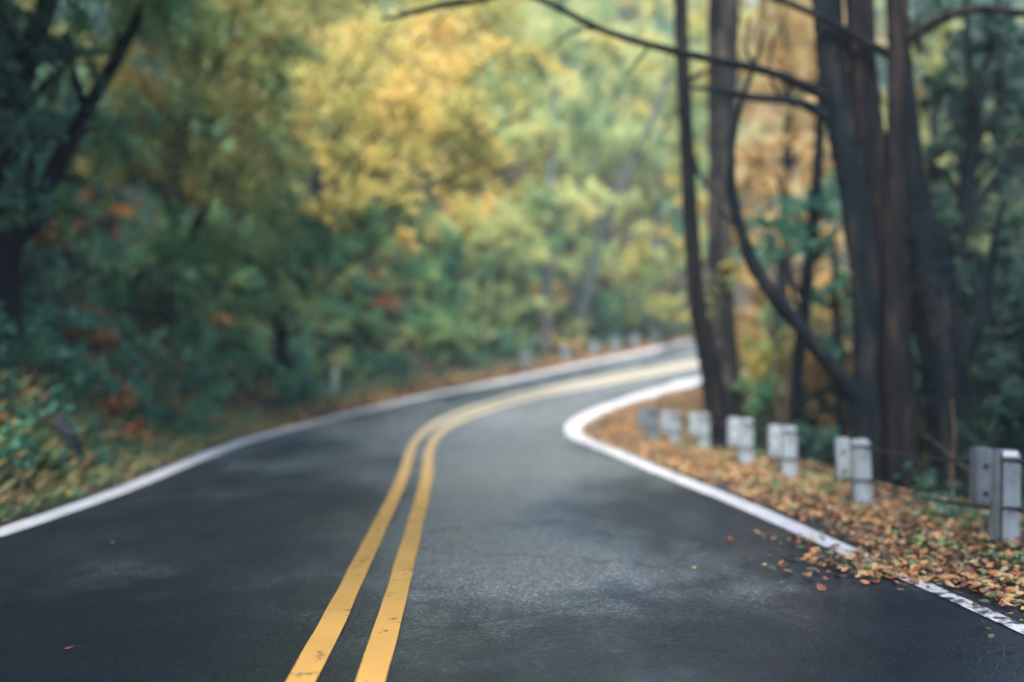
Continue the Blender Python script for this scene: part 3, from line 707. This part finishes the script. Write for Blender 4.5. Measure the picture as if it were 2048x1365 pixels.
# --- unseen trees added around the viewer to darken near road, bank and trunks
def plain_added_tree(label, x, y, h, r, pal, n=7, L=.2, lean=(0, 0)):
    z0 = gz(x, y)
    root = empty('added_shade_tree', (x, y, z0), label, 'tree', 'added unseen shade trees around the viewpoint')
    top = np.array([x + lean[0], y + lean[1], z0 + h])
    b = np.array([x, y, z0 - .15])
    tube_obj('trunk', [b, b * .6 + top * .4, b * .25 + top * .75, top], [.2, .17, .13, .06], BARK, root)
    spec = []
    for k in range(n):
        a = k * 2 * PI / n + rng.uniform(0, .6); q = rng.uniform(.3, .9) * r
        c = top + np.array([math.cos(a) * q, math.sin(a) * q, rng.uniform(-.9, .6)])
        s = b * .3 + top * .7
        tube_obj('branch', [s, (s + c) / 2 + np.array([0, 0, .2]), c], [.08, .05, .015], BARK, root, 6)
        spec.append((*c, r * .5, r * .5, r * .32, 1500))
    V, f = leaves(spec, L); V -= np.array(root.location)
    link('crown', np_mesh('crown', V, f), LM[pal], root)
for a in [('added shade tree on the bank reaching over the lane beside the leaf strewn dark asphalt', -7.6, 9.5, 7.6, 2.9, 'dark', 10, .22, (2.6, -.6)),
          ('added shade tree on the bank arching over the near lanes', -5.6, .5, 7.2, 3.4, 'dark', 11, .22, (3.6, .5)),
          ('added shade tree high on the bank beside the frame', -9.2, 8.5, 5.2, 3.2, 'dark', 10, .22, (1.2, 0)),
          ('added shade tree high on the bank above the tilted bare trunk', -9.5, 13.0, 6.6, 3.2, 'dark', 10, .22, (1.8, 0)),
          ('added shade tree down the drop beside the frame', 8.6, 8.0, 9.6, 3.0, 'dark', 10, .22, (-.6, 0)),
          ('added shade tree standing behind on the bank', -6.6, -2, 7.5, 3.4, 'dark', 8, .22, (2.0, 0)),
          ('added shade tree on the bank just before the frame', -6.6, 4.5, 7.5, 3.2, 'dark', 8, .22, (1.6, 0)),
          ('added shade tree on the drop side just before the frame', 5.2, 2.5, 7.5, 3.0, 'dark', 8, .22, (-1.2, 0)),
          ('added shade tree standing behind on the drop side', 5.6, -4, 8.0, 3.4, 'dark', 8, .22, (-1.6, 0))]:
    plain_added_tree(*a)

# ------------------------------------------------------------------ distant woods, one mass on the slopes
def woods(name, sites, label, pal_of, L, seed_clumps=6):
    by = {}
    for (x, y, s) in sites:
        z = gz(x, y)
        pal = pal_of(x, y)
        for k in range(seed_clumps):
            a = rng.uniform(0, 2 * PI); q = rng.uniform(0, .9) * s
            hz = rng.uniform(.25, 1.9) * s
            by.setdefault(pal, []).append((x + math.cos(a) * q, y + math.sin(a) * q, z + hz, s * .75, s * .75, s * .5, 2.6 * 3.14 * (s * .75) * (s * .5) / (L * L * .25)))
    return by
sites = []
for yy in np.arange(33, 118, 3.6):
    for xx in np.arange(-60, 70, 3.6):
        x, y = xx + rng.uniform(-1.3, 1.3), yy + rng.uniform(-1.3, 1.3)
        dl = sdist(LOS, [x], [y])[0]
        if dl > 4.5 and abs(x) < y * .62 + 5: sites.append((x, y, rng.uniform(1.5, 2.6) * (1 + max(0, y - 60) / 90)))
for yy in np.arange(10, 33, 2.6):
    for xx in np.arange(-24, -6, 2.6):
        x, y = xx + rng.uniform(-1, 1), yy + rng.uniform(-1, 1)
        if sdist(LOS, [x], [y])[0] > 5.0 and abs(x) < y * .6 + 5: sites.append((x, y, rng.uniform(1.0, 1.9)))
def pal_bank(x, y):
    px = x / y * F + 1024
    r = rng.random()
    if px < 330: return 'dark' if r < .8 else 'olive'
    if px < 620: return 'green' if r < .5 else ('olive' if r < .85 else 'dark')
    if px < 1000: return 'gold' if r < .45 else ('green' if r < .6 else 'pale')
    if px < 1420: return 'pale' if r < .62 else ('gold' if r < .85 else 'teal')
    if px < 1720: return 'ochre' if r < .6 else ('gold' if r < .8 else 'green')
    return 'dark' if r < .6 else 'olive'
by = woods('distant_woods', sites, '', pal_bank, .3)
sites2 = []
for yy in np.arange(13, 62, 3.0):
    for xx in np.arange(8, 46, 3.0):
        x, y = xx + rng.uniform(-1.2, 1.2), yy + rng.uniform(-1.2, 1.2)
        dr = -sdist(ROS, [x], [y])[0]
        if dr > (4.0 if (x < 7.5 or y < 28) else 1.2) and x < y * .62 + 5: sites2.append((x, y, rng.uniform(1.2, 2.3)))
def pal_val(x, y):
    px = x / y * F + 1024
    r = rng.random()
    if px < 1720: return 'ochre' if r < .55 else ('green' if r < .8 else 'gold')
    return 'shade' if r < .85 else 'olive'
by2 = woods('valley_woods', sites2, '', pal_val, .24)
# shrubbery that clothes the bank
bank = {}
gy, gx = np.meshgrid(np.arange(6.5, 50, .8), np.arange(-16, 14, .8), indexing='ij')
gx = gx.ravel() + rng.uniform(-.35, .35, gx.size); gy = gy.ravel() + rng.uniform(-.35, .35, gy.size)
gd = sdist(LOS, gx, gy); gzz = ground(gx, gy)
if True:
    for x, y, dl, zg_ in zip(gx, gy, gd, gzz):
        lo_ = .55 if y < 20 else (1.5 if y < 27 else 2.2)
        if dl < lo_ or dl > 7 or abs(x) > y * .6 + 3: continue
        px = x / y * F + 1024; q = rng.random(); u = fbm(np.array([x * 1.3]), np.array([y * 1.3]))[0] * .5 + .5
        q = .6 * q + .4 * u
        if px < 330: pal = 'dark' if q < .42 else ('teal' if q < .78 else 'rust')
        elif px < 620: pal = 'dark' if q < .25 else ('teal' if q < .65 else 'green')
        elif px < 1000: pal = 'teal' if q < .3 else ('green' if q < .62 else 'pale')
        else: pal = 'teal' if q < .2 else ('green' if q < .5 else ('pale' if q < .8 else 'ochre'))
        s = rng.uniform(.3, .62) * (1 if dl > 1.2 else .6) * (1 + max(0, y - 20) / 40)
        L_ = .13
        bank.setdefault(pal, []).append((x, y, zg_ + s * rng.uniform(.3, .9), s, s, s * .75, 1.4 * 3.14 * s * s / (L_ * L_ * .25)))
for pal, spec in bank.items():
    V, f = leaves(spec, .13, (.2, -.1, .05), sprays=7)
    nm = {'dark': 'dark shaded', 'teal': 'bluish green', 'rust': 'russet', 'green': 'mid green', 'pale': 'pale green', 'ochre': 'tawny'}[pal]
    tag(link('undergrowth', np_mesh('undergrowth', V, f), LM[pal]), '%s shrubby growth clothing the bank beside the road' % nm, 'undergrowth', kind='stuff')
NAMES = {'dark': 'shaded', 'shade': 'deep shaded', 'teal': 'bluish', 'green': 'green', 'olive': 'olive', 'gold': 'turning', 'pale': 'pale', 'ochre': 'tawny'}
for src, where, L in ((by, 'slope above the road', .3), (by2, 'valley below the guard posts', .24)):
    for pal, spec in src.items():
        V, f = leaves(spec, L, sprays=8)
        o = link('distant_woods', np_mesh('woods', V, f), LM[pal])
        tag(o, '%s forest foliage massed on the %s' % (NAMES[pal], where), 'woods', kind='stuff')

# ------------------------------------------------------------------ ground cover
def quads_from(c, dirv, side, l, w):
    q = np.stack([c - dirv * l * .5, c + side * w, c + dirv * l * .5, c - side * w], 1)
    V = q.reshape(-1, 3)
    return V, np.arange(len(V)).reshape(-1, 4)

def scatter(n, xr, yr, test):
    x = rng.uniform(*xr, n); y = rng.uniform(*yr, n)
    dl = sdist(LOS, x, y); dr = -sdist(ROS, x, y)
    k = test(x, y, dl, dr)
    return x[k], y[k], dl[k], dr[k]

def litter(name, x, y, size, label, lift=.012, mat='litter'):
    z = ground(x, y)
    inroad = (sdist(LOS, x, y) < 0) & (-sdist(ROS, x, y) < 0)
    z = np.where(inroad, g(y) + .008, z)
    n = len(x)
    a = rng.uniform(0, 2 * PI, n)
    d = np.stack([np.cos(a), np.sin(a), rng.normal(size=n) * .32], 1)
    s = np.stack([-np.sin(a), np.cos(a), rng.normal(size=n) * .38], 1)
    d /= np.linalg.norm(d, axis=1)[:, None]; s /= np.linalg.norm(s, axis=1)[:, None]
    l = (size * rng.uniform(.45, 1.6, n))[:, None]; w = l * rng.uniform(.28, .5, n)[:, None]
    up = np.cross(d, s); up *= np.sign(up[:, 2:3] + 1e-9)
    fold = l * rng.uniform(-.05, .22, n)[:, None]; curl = l * rng.uniform(-.05, .25, n)[:, None]
    c = np.stack([x, y, z + lift + rng.uniform(0, .022, n) * (~inroad) + np.abs(rng.normal(size=n)) * .006], 1)
    sk = rng.uniform(.7, 1.2, (n, 1))
    P = np.stack([c - d * l * .5 + up * curl * .6, c - d * l * .14 + s * w + up * fold, c + d * l * .18 + s * w * .8 * sk + up * fold, c + d * l * .52 + up * curl,
                  c + d * l * .16 - s * w * .85 + up * fold, c - d * l * .16 - s * w * sk + up * fold], 1)
    V = P.reshape(-1, 3)
    b = np.arange(n)[:, None] * 6
    f = np.concatenate([b + np.array([[0, 1, 2, 3]]), b + np.array([[0, 3, 4, 5]])], 1).reshape(-1, 4)
    V[:, 2] = np.maximum(V[:, 2], np.repeat(z + .003, 6))
    o = link(name, np_mesh(name, V, f), LM[mat])
    tag(o, label, 'fallen leaves', kind='stuff')
    return o

pr = lambda p: rng.random(len(p))
x, y, dl, dr = scatter(150000, (.5, 7.5), (3, 29), lambda x, y, dl, dr: (dr > -.27 + .05 * fbm(x * 4, y * 4)) & (dr < 2.6) & (pr(x) < np.clip(1.0 - .2 * np.clip(dr, 0, 3), .2, 1) * (.38 + .6 * (fbm(x * 3, y * 3) > -.15))))
litter('leaf_litter', x, y, .045, 'deep brown and orange leaf litter under the guard posts')
def spill(x, y, dl, dr):
    edge = -dr                                     # metres inside the asphalt
    patch = np.exp(-((y - 6.35) / .36) ** 2) * 2.6 + np.exp(-((y - 7.3) / .3) ** 2) * np.clip((-dr - .45) * 3, 0, .8) + .05
    return (dr <= 0) & (edge < 1.25) & (rng.random(len(x)) < patch * np.exp(-(edge / np.where(y < 8, .62, .42)) ** 2.2))
x, y, dl, dr = scatter(60000, (.5, 4), (3, 20), spill)
litter('leaf_litter', x, y, .05, 'loose orange leaves blown over the white line onto the asphalt', .004)
x, y, dl, dr = scatter(52000, (-9, 14), (4, 52), lambda x, y, dl, dr: (dl > -.1) & (dl < 2.6) & (pr(x) < np.where(y > 21, 1, .30)))
litter('leaf_litter', x[y > 20], y[y > 20], .11, 'rusty leaf litter along the far verge under the bank', .012, 'rusty_litter')
litter('leaf_litter', x[y <= 20], y[y <= 20], .06, 'thin brown leaf litter among the verge grass under the bank')
x, y, dl, dr = scatter(60, (-4, 3), (4, 22), lambda x, y, dl, dr: (dl < -.1) & (dr < -.3) & (pr(x) < .35))
litter('leaf_litter', x, y, .034, 'few stray leaves lying on the lanes', .004)

# small green weeds pushing through the litter
x, y, dl, dr = scatter(26000, (1, 7.5), (4.5, 22), lambda x, y, dl, dr: (dr > .05) & (dr < 2.4) & (fbm(x * 2.3 + 5, y * 2.3, .8) > .42))
n = len(x); c = np.stack([x, y, ground(x, y) + rng.uniform(.02, .09, n)], 1)
d = rng.normal(size=(n, 3)) + np.array([0, 0, .5]); d /= np.linalg.norm(d, axis=1)[:, None]
sd = np.cross(d, rng.normal(size=(n, 3)) * .5 + np.array([0, 0, 1])); sd /= np.linalg.norm(sd, axis=1)[:, None]
l = .05 * rng.uniform(.5, 1.4, n)[:, None]
V, f = quads_from(c, d, sd, l, l * .28)
tag(link('weeds', np_mesh('weeds', V, f), LM['green']), 'small green weeds pushing through the leaf litter by the posts', 'weeds', kind='stuff')

# grass along the verge
x, y, dl, dr = scatter(60000, (-9, 3), (4, 30), lambda x, y, dl, dr: (dl > .02) & (dl < 2.2) & (pr(x) < np.where(y > 22, .10, .95)))
n = len(x); z = ground(x, y)
h = rng.uniform(.06, .24, n) * np.clip(.4 + dl, .4, 1.2)
a = rng.uniform(0, 2 * PI, n)
lean = np.stack([np.cos(a) * .5, np.sin(a) * .5, np.ones(n)], 1)
p0 = np.stack([x, y, z - .01], 1); sd = np.stack([-np.sin(a), np.cos(a), np.zeros(n)], 1) * .009
p1 = p0 + lean * (h * .55)[:, None]; tip = p0 + lean * h[:, None] + np.stack([np.cos(a), np.sin(a), -.6 * np.ones(n)], 1) * (h * .35)[:, None]
V = np.stack([p0 - sd, p0 + sd, p1 + sd * .8, tip], 1).reshape(-1, 3)
gr = link('verge_grass', np_mesh('verge_grass', V, np.arange(len(V)).reshape(-1, 4)), LM['grass'])
tag(gr, 'yellowing grass along the white edge line', 'grass', kind='stuff')

# undergrowth on the bank
for pal, nn, lo, hi, sz, lab in (('dark', 30000, .9, 16, .13, 'dark leafy undergrowth covering the bank'),
                                 ('teal', 20000, .5, 12, .11, 'teal ground leaves on the lower bank'),
                                 ('rust', 7000, .4, 8, .10, 'russet ground leaves on the lower bank')):
    x, y, dl, dr = scatter(nn * 3, (-26, 8), (4, 46), lambda x, y, dl, dr: (dl > lo) & (dl < hi) & (np.abs(x) < y * .6 + 4))
    k = fbm(x * 2.1 + (3 if pal == 'teal' else 0) + (7 if pal == 'rust' else 0), y * 2.1, 1.2) > (-.2 if pal == 'dark' else .12)
    x, y = x[k], y[k]; n = len(x)
    c = np.stack([x, y, ground(x, y) + rng.uniform(.02, .38, n)], 1)
    d = rng.normal(size=(n, 3)) + np.array([.3, -.3, -.1]); d /= np.linalg.norm(d, axis=1)[:, None]
    s = np.cross(d, rng.normal(size=(n, 3)) * .6 + np.array([0, 0, 1])); s /= np.linalg.norm(s, axis=1)[:, None]
    l = (sz * rng.uniform(.6, 1.4, n) * np.where(y < 12, .6, 1))[:, None]
    V, f = quads_from(c, d, s, l, l * .28)
    tag(link('undergrowth', np_mesh('undergrowth', V, f), LM[pal]), lab, 'undergrowth', kind='stuff')
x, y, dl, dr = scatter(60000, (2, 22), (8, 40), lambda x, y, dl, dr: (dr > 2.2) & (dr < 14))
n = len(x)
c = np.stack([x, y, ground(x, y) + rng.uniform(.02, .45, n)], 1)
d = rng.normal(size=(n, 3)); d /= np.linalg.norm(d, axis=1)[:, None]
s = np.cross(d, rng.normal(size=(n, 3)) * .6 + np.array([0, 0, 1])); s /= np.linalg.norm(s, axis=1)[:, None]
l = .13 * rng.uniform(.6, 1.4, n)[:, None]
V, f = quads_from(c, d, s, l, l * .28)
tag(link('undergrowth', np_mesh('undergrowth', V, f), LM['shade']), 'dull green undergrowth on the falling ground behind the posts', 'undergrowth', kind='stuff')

# ------------------------------------------------------------------ guard posts
import bmesh
def box_mesh(name, lo, hi, bev=.012, mat=None, parent=None):
    bm = bmesh.new()
    bmesh.ops.create_cube(bm, size=1.0)
    for v in bm.verts:
        v.co = Vector([lo[i] + (v.co[i] + .5) * (hi[i] - lo[i]) for i in range(3)])
    bmesh.ops.bevel(bm, geom=list(bm.edges), offset=bev, segments=2, affect='EDGES')
    me = bpy.data.meshes.new(name); bm.to_mesh(me); bm.free()
    return link(name, me, mat, parent)

def guard_post(label, x, y, rot, h, w=.165, dark=False, reflector=False, tilt=0):
    z = gz(x, y)
    root = empty('guard_post', (x, y, z), label, 'guard post', 'concrete guard posts along the drop')
    root.rotation_euler = (0, math.radians(tilt), rot)
    m = CONCRETE_D if dark else CONCRETE
    box_mesh('post_shaft', (-w / 2, -w / 2, -.25), (w / 2, w / 2, h), .022, m, root)
    sb = box_mesh('side_slab', (-w / 2 - .13, .0, h * .40), (-w / 2 - .002, .11, h + .012), .012, CONCRETE_D if reflector else m, root)
    # bolts that hold the slab
    for zz in (h * .52, h * .82):
        bm = bmesh.new()
        bmesh.ops.create_cone(bm, segments=10, radius1=.017, radius2=.014, depth=.02, cap_ends=True)
        for v in bm.verts: v.co = Vector((v.co.x - w / 2 - .068, -.009 + v.co.z, zz + v.co.y))
        me = bpy.data.meshes.new('bolt'); bm.to_mesh(me); bm.free(); link('bolt', me, RUBBER, root)
    for zz in (h * .40 - .012, h * .90):
        box_mesh('cable_clamp', (-w / 2 - .006, -w / 2 - .008, zz - .011), (w / 2 + .006, -w / 2 - .0015, zz + .011), .003, RUBBER, root)
    if reflector:
        box_mesh('reflector', (-w / 2 + .012, -w / 2 - .010, h * .935), (w / 2 - .042, -w / 2 - .0012, h * .995), .004, REFLECT, root)
        box_mesh('strap', (-w / 2 - .004, -w / 2 - .006, h * .02), (-w / 2 + .010, -w / 2 - .0012, h * .995), .002, RUBBER, root)
    return root

posts = [  # px of the shaft's foot, py of the foot, height m
    ((2008, 1078), .68, 'guard post at the frame edge with a white reflector and black strap', True, False, 1.5),
    ((1725, 1003), .62, 'pale guard post in front of the thick dark trunk, standing in deep litter', False, False, -2.2),
    ((1577, 953), .61, 'guard post in front of the thin straight trunk', False, False, 0),
    ((1490, 928), .62, 'guard post just in front of the lichened trunk foot', False, False, 1),
    ((1408, 897), .60, 'guard post half hidden by the slender reddish trunk', False, False, -1),
    ((1348, 886), .56, 'narrow bright guard post second from the bend tip', False, False, 1),
    ((1303, 880), .58, 'dark grey guard post at the tip of the bend', False, True, 0)]
ptops = []
for (px, py), h, lab, refl, dk, tl in posts:
    X0, Y0 = on_road(px, py)
    guard_post(lab, X0, Y0, rng.normal() * .12 + .05, h, .17 if not dk else .2, dk, refl, tl)
    ptops.append((X0, Y0, gz(X0, Y0), h))
# cables strung along the posts
def cable(label, frac, off):
    pts = [(4.6, 4.0, gz(4.6, 4.0) + frac * .68)] + [(x - .0, y - .10, z + h * frac + off) for x, y, z, h in ptops]
    out = []
    for a, b in zip(pts[:-1], pts[1:]):
        a, b = np.array(a), np.array(b)
        for t in np.linspace(0, 1, 8, endpoint=False):
            p = a * (1 - t) + b * t; p[2] -= .05 * 4 * t * (1 - t); out.append(p)
    out.append(np.array(pts[-1]))
    V, f = tube(np.array(out), np.full(len(out), .012), 6, 0)
    o = smooth_shade(link('steel_cable', np_mesh('steel_cable', V, f), RUBBER))
    tag(o, label, 'cable', 'steel cables strung along the guard posts')
cable('upper dark steel cable near the guard post tops', .90, 0)
cable('lower dark steel cable at guard post mid height', .40, -.012)

# far guard posts across the bend
far = [((1053, 727), 'far pale guard post before the orange verge, apart from the others'), ((1133, 722), 'far guard post under the low tawny shrub'), ((1190, 710), 'far guard post under the dark hollow'),
       ((1233, 701), 'far guard post between hollow and round yellow green shrub'), ((1272, 696), 'far guard post under the round yellow green shrub'), ((1308, 690), 'far guard post close to the slender reddish trunk')]
fpts = resample(offset(Ll, .9), 2500)[0]
for (px, py), lab in far:
    k = np.argmin(np.abs((fpts[:, 0] / np.maximum(fpts[:, 1], 1) * F + 1024) - px) + np.where((fpts[:, 1] < 24) | (fpts[:, 1] > 60), 1e4, 0))
    x, y = fpts[k]
    root = empty('guard_post', (x, y, gz(x, y)), lab, 'guard post', 'far guard posts across the bend')
    root.rotation_euler = (0, 0, -.5)
    box_mesh('post_shaft', (-.10, -.10, -.2), (.10, .10, .60), .016, CONCRETE_D, root)
    box_mesh('side_slab', (-.22, 0, .24), (-.102, .1, .61), .012, CONCRETE_D, root)

# marker post on the verge
mp = at(668, 790, 27.0)
zz = gz(mp[0], mp[1])
root = empty('marker_post', (mp[0], mp[1], zz), 'slim pale marker post on the grassy verge under the bank', 'marker post')
topz = at(672, 728, 27.0)[2]
root.rotation_euler = (0, math.radians(3), .3)
box_mesh('post_shaft', (-.085, -.05, -.15), (.085, .05, topz - zz - .06), .02, MARKER, root)
box_mesh('post_cap', (-.09, -.055, topz - zz - .058), (.09, .055, topz - zz), .015, MARKER, root)

# grey rock slab on the bank
p = at(135, 868, 10.0); zg = gz(p[0], p[1])
bm = bmesh.new(); bmesh.ops.create_icosphere(bm, subdivisions=4, radius=1)
for v in bm.verts:
    c = v.co.copy(); nse = 1 + .16 * math.sin(c.x * 3 + c.y * 2.2) + .1 * math.sin(c.z * 6 + c.x * 4) + .05 * math.sin(c.y * 11 + c.x * 9)
    v.co = Vector((c.x * .07, c.y * .12, c.z * .22)) * nse
me = bpy.data.meshes.new('rock'); bm.to_mesh(me); bm.free()
rk = smooth_shade(link('rock', me, STONE)); rk.location = (p[0], p[1], max(p[2], zg + .12)); rk.rotation_euler = (.3, math.radians(-28), .4)
tag(rk, 'blue grey rock slab poking out of the bank', 'rock')

root = empty('sapling', (at(1905, 1000, 9.6)[0], 9.6, gz(at(1905, 1000, 9.6)[0], 9.6)), 'thin reddish sapling stem rising out of the litter by the corner guard post', 'sapling')
tube_obj('stem', [at(1905, 1010, 9.6), at(1903, 940, 9.6), at(1909, 870, 9.6), at(1904, 800, 9.6)], [.02, .018, .014, .008], STEM, root, 6, .1)
tube_obj('branch', [at(1905, 918, 9.6), at(1880, 893, 9.6), at(1845, 868, 9.6)], [.012, .01, .006], STEM, root, 6, .1)
tube_obj('branch', [at(1905, 915, 9.6), at(1935, 940, 9.5), at(1962, 955, 9.5)], [.012, .01, .006], STEM, root, 6, .1)

# fern beside the corner post
fp = on_road(1915, 1040)
zg = gz(*fp)
root = empty('fern', (fp[0], fp[1], zg), 'green fern arching over the litter beside the corner guard post', 'fern')
for k in range(11):
    a = k * 2 * PI / 11 + rng.uniform(-.2, .2); ln = rng.uniform(.26, .42)
    t = np.linspace(0, 1, 16)
    cx = np.cos(a) * ln * t; cy = np.sin(a) * ln * t; cz = .26 * np.sin(t * 2.3) * (ln / .4)
    P = np.stack([cx, cy, cz], 1)
    sd_ = np.array([-np.sin(a), np.cos(a), 0.]) * .004
    Vs = [q for k_ in range(16) for q in (P[k_] - sd_, P[k_] + sd_)]; fs = [(2 * k_, 2 * k_ + 1, 2 * k_ + 3, 2 * k_ + 2) for k_ in range(15)]
    for i in range(1, 16):
        w = .075 * math.sin(PI * min(1, t[i] * .9 + .1)) + .012
        for sgn in (-1, 1):
            sv = np.array([-np.sin(a), np.cos(a), -.15]) * sgn * w; f_ = np.array([np.cos(a), np.sin(a), -.1]) * .016
            m0 = len(Vs); Vs += [P[i] + sv * .5 + f_, P[i] + sv + f_ * 1.6, P[i] + sv * .5 - f_ * .3]
            fs.append((2 * i + (1 if sgn > 0 else 0), m0, m0 + 1, m0 + 2))
    link('frond', np_mesh('frond', np.array(Vs), np.array(fs)), LM['fern'], root)

def single_leaf(label, x, y, size, pal, z=.03):
    prof = [(-.5, 0), (-.32, .14), (-.1, .22), (.15, .18), (.35, .09), (.55, 0)]
    vs = [(px_ * size, w * size, .12 * size * abs(w) + .02 * math.sin(px_ * 5) * size) for px_, w in prof] + [(px_ * size, -w * size, .12 * size * abs(w)) for px_, w in prof[1:-1]][::-1]
    me = bpy.data.meshes.new('fallen_leaf'); me.from_pydata(vs, [], [list(range(len(vs)))]); me.update()
    o = link('fallen_leaf', me, LM[pal]); o.location = (x, y, z); o.rotation_euler = (.2, .15, rng.uniform(0, 6))
    tag(o, label, 'leaf')
lx, ly = on_road(455, 1102); single_leaf('single orange leaf lying alone on the dark lane', lx, ly, .10, 'orange', float(g(ly)) + .012)
lx, ly = on_road(1885, 1034); single_leaf('cream coloured leaf standing out in the litter by the fern', lx, ly, .17, 'whiteleaf', gz(lx, ly) + .09)

# ------------------------------------------------------------------ haze
HAZE_D = .0015
hz, nt = new_mat('haze')
out = N(nt, 'ShaderNodeOutputMaterial'); pv = N(nt, 'ShaderNodeVolumePrincipled')
pv.inputs['Color'].default_value = (.80, .94, 1.0, 1); pv.inputs['Density'].default_value = HAZE_D; pv.inputs['Anisotropy'].default_value = .2
nt.links.new(pv.outputs[0], out.inputs['Volume'])
if HAZE_D > 0:
    zmax = 48.0
    bm = bmesh.new(); bmesh.ops.create_cube(bm, size=1)
    lo, hi = (-145, -65, -9), (145, 175, zmax)
    for v in bm.verts: v.co = Vector([lo[i] + (v.co[i] + .5) * (hi[i] - lo[i]) for i in range(3)])
    me = bpy.data.meshes.new('haze'); bm.to_mesh(me); bm.free()
    o = link('haze', me, hz); tag(o, 'thin pale haze hanging over the valley', 'haze', kind='stuff')

# ------------------------------------------------------------------ light
SUN_EL, SUN_AZ = math.radians(48), math.radians(-165)     # azimuth measured from +Y clockwise
w = bpy.data.worlds.new('World'); scene.world = w; w.use_nodes = True
nt = w.node_tree
for nn in list(nt.nodes): nt.nodes.remove(nn)
sky = nt.nodes.new('ShaderNodeTexSky'); sky.sky_type = 'NISHITA'; sky.sun_disc = False
sky.sun_elevation = SUN_EL; sky.sun_rotation = SUN_AZ
sky.air_density = 1.0; sky.dust_density = 1.5; sky.ozone_density = 1.5
bg = nt.nodes.new('ShaderNodeBackground'); bg.inputs['Strength'].default_value = .15
wo = nt.nodes.new('ShaderNodeOutputWorld')
nt.links.new(sky.outputs[0], bg.inputs['Color']); nt.links.new(bg.outputs[0], wo.inputs['Surface'])
sl = bpy.data.lights.new('sun', 'SUN'); sl.energy = 3.0; sl.angle = math.radians(30); sl.color = (1, .98, .93)
so = bpy.data.objects.new('sun', sl); COL.objects.link(so)
d = Vector((math.sin(SUN_AZ) * math.cos(SUN_EL), math.cos(SUN_AZ) * math.cos(SUN_EL), math.sin(SUN_EL)))
so.rotation_euler = d.to_track_quat('Z', 'Y').to_euler(); so.location = d * 60

# ------------------------------------------------------------------ camera
cam = bpy.data.cameras.new('camera'); co = bpy.data.objects.new('camera', cam); COL.objects.link(co)
cam.sensor_width = 36; cam.lens = F / 2048 * 36; cam.clip_start = .05; cam.clip_end = 600
co.location = (0, 0, CAM_H); co.rotation_euler = (PI / 2 + PITCH, 0, 0)
cam.dof.use_dof = True; cam.dof.focus_distance = 4.9; cam.dof.aperture_fstop = .5
scene.camera = co
vs = scene.view_settings
scene.display_settings.display_device = 'sRGB'
vs.view_transform = 'Standard'; vs.look = 'None'; vs.exposure = 1.75; vs.gamma = 1.0; vs.use_curve_mapping = False
scene.cycles.use_denoising = True
scene.cycles.max_bounces = 8; scene.cycles.transparent_max_bounces = 8; scene.cycles.volume_bounces = 1
scene.cycles.sample_clamp_indirect = 6
